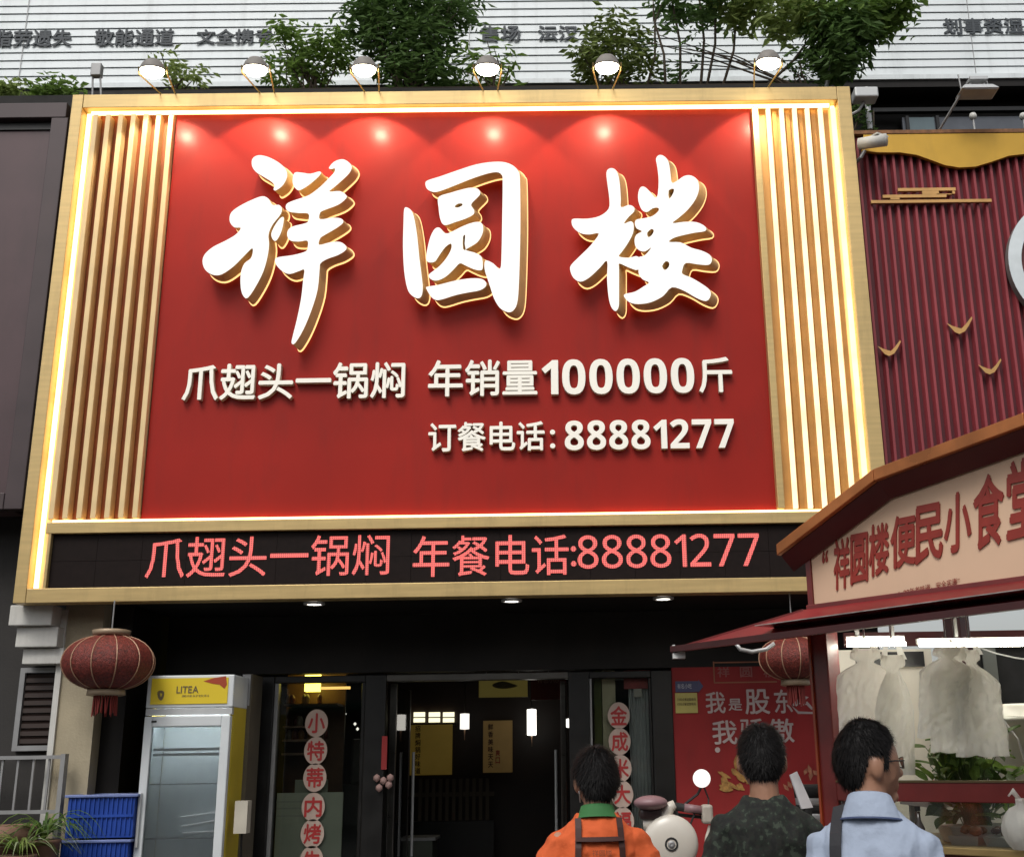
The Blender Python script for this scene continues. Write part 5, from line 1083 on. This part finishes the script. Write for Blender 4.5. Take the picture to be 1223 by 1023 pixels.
# ================================================================== people
def chain(bm, pts, rs, flat=(1, 1), n=14):
    """capsule chain: overlapping tapered pieces, fused by the voxel remesh later"""
    q = MB(); pts = [V(p) for p in pts]
    for i in range(len(pts)-1):
        a, b = pts[i], pts[i+1]; L = (b-a).length
        if L < 1e-5: continue
        d = (b-a)/L; x = d.orthogonal().normalized(); y = d.cross(x); rr = []
        for j in range(5): t = -math.pi/2+math.pi/2*(j+.6)/5.6; rr.append([a+d*rs[i]*math.sin(t)+(x*math.cos(k)+y*math.sin(k))*rs[i]*math.cos(t) for k in [2*math.pi*m/n for m in range(n)]])
        for j in range(6): t = math.pi/2*j/5.5; rr.append([b+d*rs[i+1]*math.sin(t)+(x*math.cos(k)+y*math.sin(k))*rs[i+1]*math.cos(t) for k in [2*math.pi*m/n for m in range(n)]])
        q.loft(rr, True)
    bm.add(q.v, q.f)
def ellip(bm, c, r, M=None, nu=24, nv=16, fn=None):
    q = MB(); rr = []; c = V(c)
    for j in range(nv+1):
        a = -math.pi/2+math.pi*(j+.02)/(nv+.04); ring = []
        for k in range(nu):
            th = 2*math.pi*k/nu; d = V((math.cos(a)*math.cos(th), math.cos(a)*math.sin(th), math.sin(a)))
            p = fn(d) if fn else V((d.x*r[0], d.y*r[1], d.z*r[2]))
            ring.append(c + (M @ p if M else p))
        rr.append(ring)
    q.loft(rr, True); bm.add(q.v, q.f)
def fuse(mb, name, m, parent, voxel, smooth=4, disp=None, T=None):
    me = bpy.data.meshes.new('tmp'); me.from_pydata([tuple(v) for v in mb.v], [], mb.f); me.update()
    bm = bmesh.new(); bm.from_mesh(me); bmesh.ops.recalc_face_normals(bm, faces=bm.faces); bm.to_mesh(me); bm.free()
    o = bpy.data.objects.new('tmp', me); COL.objects.link(o)
    r = o.modifiers.new('r', 'REMESH'); r.mode = 'VOXEL'; r.voxel_size = voxel; r.use_smooth_shade = True
    s = o.modifiers.new('s', 'SMOOTH'); s.factor = .5; s.iterations = smooth
    bpy.context.view_layer.update()
    me2 = bpy.data.meshes.new_from_object(o.evaluated_get(bpy.context.evaluated_depsgraph_get())); bpy.data.objects.remove(o); bpy.data.meshes.remove(me)
    if disp:
        ns = [v.normal.copy() for v in me2.vertices]
        for v, nn in zip(me2.vertices, ns): v.co += nn*disp(v.co)
    if T:
        for v in me2.vertices: v.co = T @ v.co
    me2.name = name; me2.materials.clear(); me2.materials.append(m); me2.update()
    me2.polygons.foreach_set('use_smooth', [True]*len(me2.polygons))
    o = bpy.data.objects.new(name, me2); COL.objects.link(o)
    if parent is not None: o.parent = parent
    return o
def headfn(d):
    x, y, z = d; rx, ry, rz = .087, .108, .126
    if z < 0:
        rx *= 1-.22*(-z)**1.4; 
        if y < 0: ry *= 1-.22*(-z)
        else: ry *= 1-.03*(-z)
    if y > 0: rx *= 1-.06*y
    else: rx *= 1+.03*(-y)
    if y > .3 and -.1 < z < .4: ry *= .985
    return V((x*rx, y*ry, z*rz))
SKIN = {'a': mat('skin_tan', (.42, .22, .14), .5, 0, .08, 18, .03, 120), 'b': mat('skin_brown', (.36, .185, .115), .5, 0, .1, 18, .03, 120)}
M_hair = mat('black_hair', (.006, .005, .005), .62, 0, .3, 60, .2, 200, spec=.25)
def torso_rings(g=0.0, fem=0):
    return [(.90, .165+g, .115+g), (1.0, .158+g-.01*fem, .108+g), (1.08, .155+g-.012*fem, .106+g), (1.2, .168+g-.008*fem, .115+g), (1.30, .180+g-.012*fem, .116+g), (1.345, .180+g-.016*fem, .104+g), (1.39, .146+g-.014*fem, .086+g), (1.425, .100+g, .070+g), (1.455, .078+g*.5, .06+g*.5)]
def person(label, x, y, face, H, skin, head_yaw, top, sleeve, fem=0, arm_out=.0, belly=0, wide=1, head_pitch=0, hair='short', camo=None):
    S = H/1.7; t = thing('person', label, 'person', (x, y, 0)); t.rotation_euler = (0, 0, face); t.scale = (S*wide**.5, S*wide**.5, S)
    hp = V((0, .025, 1.585)); HM = Matrix.Rotation(head_yaw, 3, 'Z') @ Matrix.Rotation(head_pitch, 3, 'X')
    bm = MB()
    ellip(bm, hp, None, HM, 28, 20, headfn)
    def hpt(v): return hp + HM @ V(v)
    chain(bm, [hpt((0, .088, .012)), hpt((0, .104, -.012)), hpt((0, .110, -.026))], [.007, .010, .014])       # nose
    for s in (-1, 1):
        chain(bm, [hpt((s*.006, .104, -.03)), hpt((s*.015, .098, -.03))], [.008, .008])
        ellip(bm, hpt((s*.088, -.008, -.008)), (.012, .023, .036), HM, 14, 10)                                    # ears
        ellip(bm, hpt((s*.080, .0, -.035)), (.010, .012, .016), HM, 12, 8)
        chain(bm, [hpt((s*.018, .090, .026)), hpt((s*.045, .078, .026))], [.009, .007])                         # brow
        chain(bm, [hpt((s*.045, .062, -.025)), hpt((s*.05, .05, -.04))], [.018, .018])                          # cheek
    chain(bm, [hpt((-.022, .088, -.062)), hpt((0, .096, -.061)), hpt((.022, .088, -.062))], [.006, .008, .006]) # lips
    chain(bm, [hpt((-.018, .088, -.071)), hpt((0, .095, -.072)), hpt((.018, .088, -.071))], [.006, .008, .006])
    chain(bm, [hpt((0, .078, -.098)), hpt((0, .070, -.104))], [.020, .018])                                     # chin
    chain(bm, [V((0, -.012, 1.40)), V((0, -.008, 1.50)), hp+V((0, -.028, -.045))], [.062, .056, .056])
    bm.loft([[V((a*math.cos(k), b*math.sin(k), z)) for k in [2*math.pi*m/32 for m in range(32)]] for z, a, b in torso_rings(-.024, fem)], True)
    for s in (-1, 1):
        sh = V((s*.164, 0, 1.34)); el = V((s*(.235+arm_out), -.02, 1.09)); wr = V((s*(.245+arm_out*.5), .14, .88))
        chain(bm, [sh, sh.lerp(el, .5), el, el.lerp(wr, .35), wr], [.042, .042, .037, .037, .025])
        hd = (wr-el).normalized(); pa = wr+hd*.05; sd_ = V((1, 0, 0)); chain(bm, [wr, pa, pa+hd*.035], [.024, .028, .026])
        for f in range(4):
            o_ = (f-1.5)*.017; Lf = (.068, .078, .074, .058)[f]; dn_ = V((0, 0, -1)); side_ = hd.cross(V((1, 0, 0))).normalized()
            b_ = pa+hd*.04+side_*o_; chain(bm, [b_, b_+hd*Lf*.5+V((-s*.005, 0, 0)), b_+hd*Lf*.8+V((-s*.018, 0, 0))], [.0095, .0085, .007], n=10)
        side_ = hd.cross(V((1, 0, 0))).normalized(); b_ = wr+hd*.02-side_*.02; chain(bm, [b_, b_-side_*.025+hd*.03, b_-side_*.03+hd*.06+V((-s*.01, 0, 0))], [.011, .010, .008], n=10)
        hpj = V((s*.085, 0, .90)); kn = V((s*.095, .015, .49)); an = V((s*.10, -.015, .09))
        chain(bm, [hpj, hpj.lerp(kn, .5), kn, kn.lerp(an, .35), an], [.082, .070, .052, .052, .036]); chain(bm, [an, V((s*.11, .10, .045)), V((s*.115, .15, .035))], [.036, .036, .028])
    body = fuse(bm, 'body', SKIN[skin], t, .0065, 3)
    # eyes
    for s in (-1, 1):
        q = MB(); ellip(q, hpt((s*.031, .083, .008)), (.0115, .0115, .0085), HM, 14, 10); e = q.build('eye', mat('eye_white', (.7, .68, .65), .2), None, True); e.parent = t
        q = MB(); ellip(q, hpt((s*.031, .0925, .008)), (.005, .003, .005), HM, 12, 8); e2 = q.build('iris', mat('iris_brown', (.03, .015, .01), .1), None, True); e2.parent = e
    # clothing: shirt, trousers, shoes
    g = .010+belly*.3; cm = MB()
    tr_ = torso_rings(g, fem)
    cm.loft([[V((a*(1+belly*(z < 1.2))*math.cos(k), b*(1+belly*(z < 1.2))*math.sin(k), z)) for k in [2*math.pi*m/40 for m in range(40)]] for z, a, b in [(.84, tr_[0][1]+.004, tr_[0][2]+.004)]+tr_], True)
    for s in (-1, 1):
        sh = V((s*.158, 0, 1.325)); el = V((s*(.235+arm_out), -.02, 1.09)); e_ = sh.lerp(el, sleeve)
        chain(cm, [V((s*.10, 0, 1.362)), sh, sh.lerp(e_, .5), e_], [.050, .064, .064, .064])
    ph = random.uniform(0, 9)
    def folds(c):
        w1 = noise.noise(V((c.x*6+ph, c.y*6, c.z*3.5))); w2 = abs(noise.noise(V((c.x*9+c.z*6, c.y*6+ph, c.z*5-c.x*5+w1*2))))
        w3 = abs(noise.noise(V((c.x*16-c.z*9+ph, c.y*9, c.z*8+c.x*9)))); arm = 1 if abs(c.x) > .15 else .6
        return .007*w1 + .028*(.25-w2)*arm + .016*(.25-w3)*arm
    shirt = fuse(cm, 'shirt', top, t, .0075, 5, folds)
    cm = MB(); cm.loft([[V((a*math.cos(k), b*math.sin(k), z)) for k in [2*math.pi*m/32 for m in range(32)]] for z, a, b in ((.82, .17, .12), (.90, .168, .118), (.98, .160, .112))], True)
    for s in (-1, 1): chain(cm, [V((s*.085, 0, .88)), V((s*.09, .01, .68)), V((s*.095, .015, .49)), V((s*.10, -.01, .10))], [.092, .082, .066, .055])
    fuse(cm, 'trousers', mat('dark_trousers', (.03, .032, .04), .8, 0, .2, 10), t, .012, 4)
    for s in (-1, 1):
        cm = MB(); chain(cm, [V((s*.10, -.03, .045)), V((s*.11, .10, .04)), V((s*.115, .16, .034))], [.044, .044, .034]); fuse(cm, 'shoe', M_rub, t, .010, 3)
    # hair: cap following the skull, cut at a hairline, plus short strands
    q = MB(); NU, NV = 72, 44; vs = {}; idx = {}
    lowb, side_z, front_z = {'short': (-.55, .20, .55), 'bob': (-.72, -.05, .40)}[hair]
    def hl(y): return lowb if y < -.62 else (lowb+(side_z-lowb)*((y+.62)/.30) if y < -.32 else (side_z if y < .12 else (side_z-.30+.3*(y > .3) if y < .3 else side_z+(front_z-side_z)*min(1, (y-.3)/.35))))
    def hp2(d, ex):
        p = headfn(d); th = 1.075 if hair == 'short' else 1.11
        th += .03*max(0, d.z) + (.03 if d.y < 0 else 0) + .085*max(0, d.z)*min(1, abs(d.x)*1.6)*(1 if hair == 'short' else .3)
        low = hl(d.y); th = 1.015+(th-1.015)*min(1, max(0, (d.z-low)/.35))**.6
        nz_ = 1+.035*noise.noise(d*5+V((x*3, 0, 0)))+.020*noise.noise(d*17)
        return hpt(p*th*nz_*ex)
    grid = []
    for j in range(NV+1):
        a = -math.pi/2*.8+(math.pi/2*1.8)*j/NV; row = []
        for k in range(NU): th = 2*math.pi*k/NU; row.append(V((math.cos(a)*math.cos(th), math.cos(a)*math.sin(th), math.sin(a))))
        grid.append(row)
    fs = []; vv = [hp2(d, 1) for row in grid for d in row]
    for j in range(NV):
        for k in range(NU):
            d = grid[j][k]
            if d.z > hl(d.y)+.03*noise.noise(V((d.x*9, d.y*9, 1))): a_, b_ = j*NU+k, j*NU+(k+1) % NU; fs.append((a_, b_, b_+NU, a_+NU))
    q.add(vv, fs); h = q.build('hair', M_hair, None, True); h.parent = t
    so = h.modifiers.new('thickness', 'SOLIDIFY'); so.thickness = .006; so.offset = -1
    q = MB(); rnd = random.Random(int(x*100)); cnt = 0
    while cnt < 5200:
        d = V((rnd.gauss(0, 1), rnd.gauss(0, 1), rnd.gauss(0, 1))).normalized()
        if d.z < hl(d.y)+.02: continue
        cnt += 1; p0 = hp2(d, .995); out = (HM @ d).normalized()
        crown = HM @ V((0, -.25, .97)); fl = (out - crown); fl = (fl-out*fl.dot(out)); fl = fl.normalized() if fl.length > .01 else V((1, 0, 0))
        L = rnd.uniform(.010, .024)*(1.3 if hair == 'bob' else 1); e = p0+fl*L+out*L*rnd.uniform(.1, .75)+V([rnd.gauss(0, .0018) for _ in range(3)]); wv = out.cross(fl)*.0014
        q.add([p0-wv, p0+wv, e], [(0, 1, 2)])
    o = q.build('hair_strands', M_hair, None, True); o.parent = h
    return t, hpt, HM, g
def torso_pt(xx, z, g, back=True, off=.013, fem=0):
    tr_ = torso_rings(g, fem)
    for (z0, a0, b0), (z1, a1, b1) in zip(tr_[:-1], tr_[1:]):
        if z0 <= z <= z1:
            f = (z-z0)/(z1-z0); a = a0+(a1-a0)*f; b = b0+(b1-b0)*f; c = max(0, 1-(xx/(a*1.02))**2)**.5
            return V((xx, (-1 if back else 1)*(b*c+off), z))
    return V((xx, -.05 if back else .05, z))
def strap(name, pts, wd, m, t, th=.003):
    q = MB(); rr = []
    for i, p in enumerate(pts):
        d = (pts[min(i+1, len(pts)-1)]-pts[max(i-1, 0)]).normalized(); n_ = V((p.x*.4, p.y, .15)).normalized(); s = d.cross(n_).normalized()*wd/2
        rr.append([p-s, p+s, p+s+n_*th, p-s+n_*th])
    q.loft(rr, True); o = q.build(name, m, None); o.parent = t; return o

# orange worker
M_or = mat('orange_cotton', (.66, .115, .028), .85, 0, .12, 3, .55, 13); M_strapb = mat('brown_strap', (.045, .014, .010), .6); M_green = mat('green_collar_cloth', (.04, .17, .05), .8)
p = at(712, 925, 4.75)
t, hpt, HM, g = person('woman in an orange shirt with dark apron straps, facing the restaurant door', p.x, 4.75, rad(4), 1.53, 'a', rad(10), M_or, .62, fem=1, arm_out=.045, wide=1.06, head_pitch=rad(-4), hair='bob')
for s in (-1, 1):
    pts = [torso_pt(s*(.085+.022*f), 1.435-.55*f, g, off=.012+.010*(f < .12), fem=1) for f in [k/14 for k in range(15)]]
    strap('apron_strap', pts, .026, M_strapb, t)
strap('apron_strap', [torso_pt(x_, 1.352, g, off=.017, fem=1) for x_ in [-.098+.196*k/10 for k in range(11)]], .026, M_strapb, t)
q = MB(); 
q.loft([[V((math.cos(k)*r_x, math.sin(k)*r_y-.008, z+.012*(-math.sin(k)))) for k in [2*math.pi*m/36 for m in range(36)]] for z, r_x, r_y in ((1.432, .092, .082), (1.452, .077, .073), (1.482, .068, .066), (1.485, .062, .060), (1.462, .064, .062))], False); o = q.build('green_collar', M_green, None, True); o.parent = t
sgn_ = MB()
lettering('祥圆楼', [torso_pt(-.035, 1.312, g, off=.02, fem=1), torso_pt(.045, 1.312, g, off=.02, fem=1), torso_pt(.045, 1.288, g, off=.021, fem=1), torso_pt(-.035, 1.288, g, off=.021, fem=1)], NF, M_strapb, None, 0, .0, 'back_print', joined=sgn_)
o = sgn_.build('back_print', mat('print_brown2', (.22, .05, .02), .7), None); o.parent = t
q = MB(); q.tube([hpt((-.070, .01, -.02)), hpt((-.083, -.012, -.022)), hpt((-.080, -.022, -.05)), hpt((-.066, .02, -.085))], .0022, 6); o = q.build('mask_loop', mat('paper_white', (.7, .7, .7)), None); o.parent = t

# man in black patterned shirt
mc_ = mat('camo_shirt', (.028, .036, .026), .85, 0, .25, 5, .1, 150)
n_ = mc_.node_tree; pb = n_.nodes['Principled BSDF']; tc = n_.nodes.new('ShaderNodeTexCoord'); nz = n_.nodes.new('ShaderNodeTexNoise'); nz.inputs['Scale'].default_value = 42; nz.inputs['Detail'].default_value = 3; n_.links.new(tc.outputs['Object'], nz.inputs['Vector'])
cr = n_.nodes.new('ShaderNodeValToRGB'); cr.color_ramp.interpolation = 'CONSTANT'; n_.links.new(nz.outputs[0], cr.inputs[0])
cr.color_ramp.elements[0].color = (.006, .007, .006, 1); cr.color_ramp.elements[1].position = .50; cr.color_ramp.elements[1].color = (.010, .015, .010, 1)
e = cr.color_ramp.elements.new(.60); e.color = (.035, .046, .032, 1); e = cr.color_ramp.elements.new(.43); e.color = (.012, .012, .009, 1)
n_.links.new(cr.outputs[0], pb.inputs['Base Color'])
p = at(910, 900, 4.45)
person('man in a dark mottled green shirt, back to the camera, before the red poster', p.x, 4.45, rad(-3), 1.60, 'b', rad(-3), mc_, .55, arm_out=.01, wide=1.0)

# man with glasses in a light blue shirt
M_bl = mat('light_blue_cotton', (.36, .42, .53), .8, 0, .08, 3, .55, 12, spec=.2)
p = at(1037, 905, 3.55)
t, hpt, HM, g = person('man with glasses in a light blue shirt with a black shoulder strap', p.x-.005, 3.55, rad(-22), 1.585, 'b', rad(-58), M_bl, .75, arm_out=.0, wide=.90)
q = MB(); q.loft([[V((math.cos(k)*r_x, math.sin(k)*r_y-.010, z+.014*(-math.sin(k)))) for k in [math.pi*.56+ (2*math.pi-.38)*m/40 for m in range(41)]] for z, r_x, r_y in ((1.415, .108, .094), (1.445, .090, .083), (1.492, .070, .068), (1.496, .064, .063), (1.46, .068, .066))], False, False); o = q.build('collar', M_bl, None, True); o.parent = t
q = MB(); q.loft([[V((math.cos(k)*r_x, math.sin(k)*r_y-.010, z+.014*(-math.sin(k)))) for k in [2*math.pi*m/40 for m in range(41)]] for z, r_x, r_y in ((1.422, .106, .0935), (1.417, .110, .097))], False, False); o = q.build('collar_seam', mat('navy_seam', (.04, .06, .14), .7), None, True); o.parent = t
pts = [torso_pt(-.105-.012*f, 1.42-.5*f, g, off=.016) for f in [k/14 for k in range(15)]]; pts = [V((-.10, .05, 1.435)), V((-.10, -.02, 1.462))] + pts
strap('shoulder_strap', pts, .040, mat('black_webbing', (.02, .02, .024), .7), t)
M_gl = mat('spectacle_frame', (.02, .018, .016), .3)
for s in (-1, 1):
    q = MB(); ring_ = [hpt((s*.033+.024*math.cos(a), .112-.012*abs(math.cos(a)), .006+.017*math.sin(a))) for a in [2*math.pi*k/24 for k in range(25)]]; q.tube(ring_, .0016, 6, False); q.tube([hpt((s*.057, .103, .012)), hpt((s*.078, .06, .012)), hpt((s*.083, -.005, .008)), hpt((s*.080, -.02, -.004))], .0024, 6)
    if s == 1: q.tube([hpt((-.010, .112, .01)), hpt((0, .116, .013)), hpt((.010, .112, .01))], .0016, 6)
    o = q.build('glasses_frame', M_gl, None); o.parent = t
    q = MB(); q.poly([hpt((s*.033+.0235*math.cos(a), .112-.012*abs(math.cos(a)), .006+.0165*math.sin(a))) for a in [2*math.pi*k/24 for k in range(24)]]); o2 = q.build('lens', glass('lens_glass', (.95, .96, .96)), None); o2.parent = o

bpy.data.objects.remove(fo); bpy.context.view_layer.update()
for o in list(bpy.data.objects):
    if 'kind' not in o and o.type == 'MESH' and o.parent is None and 'category' not in o: print('UNTAGGED', o.name)
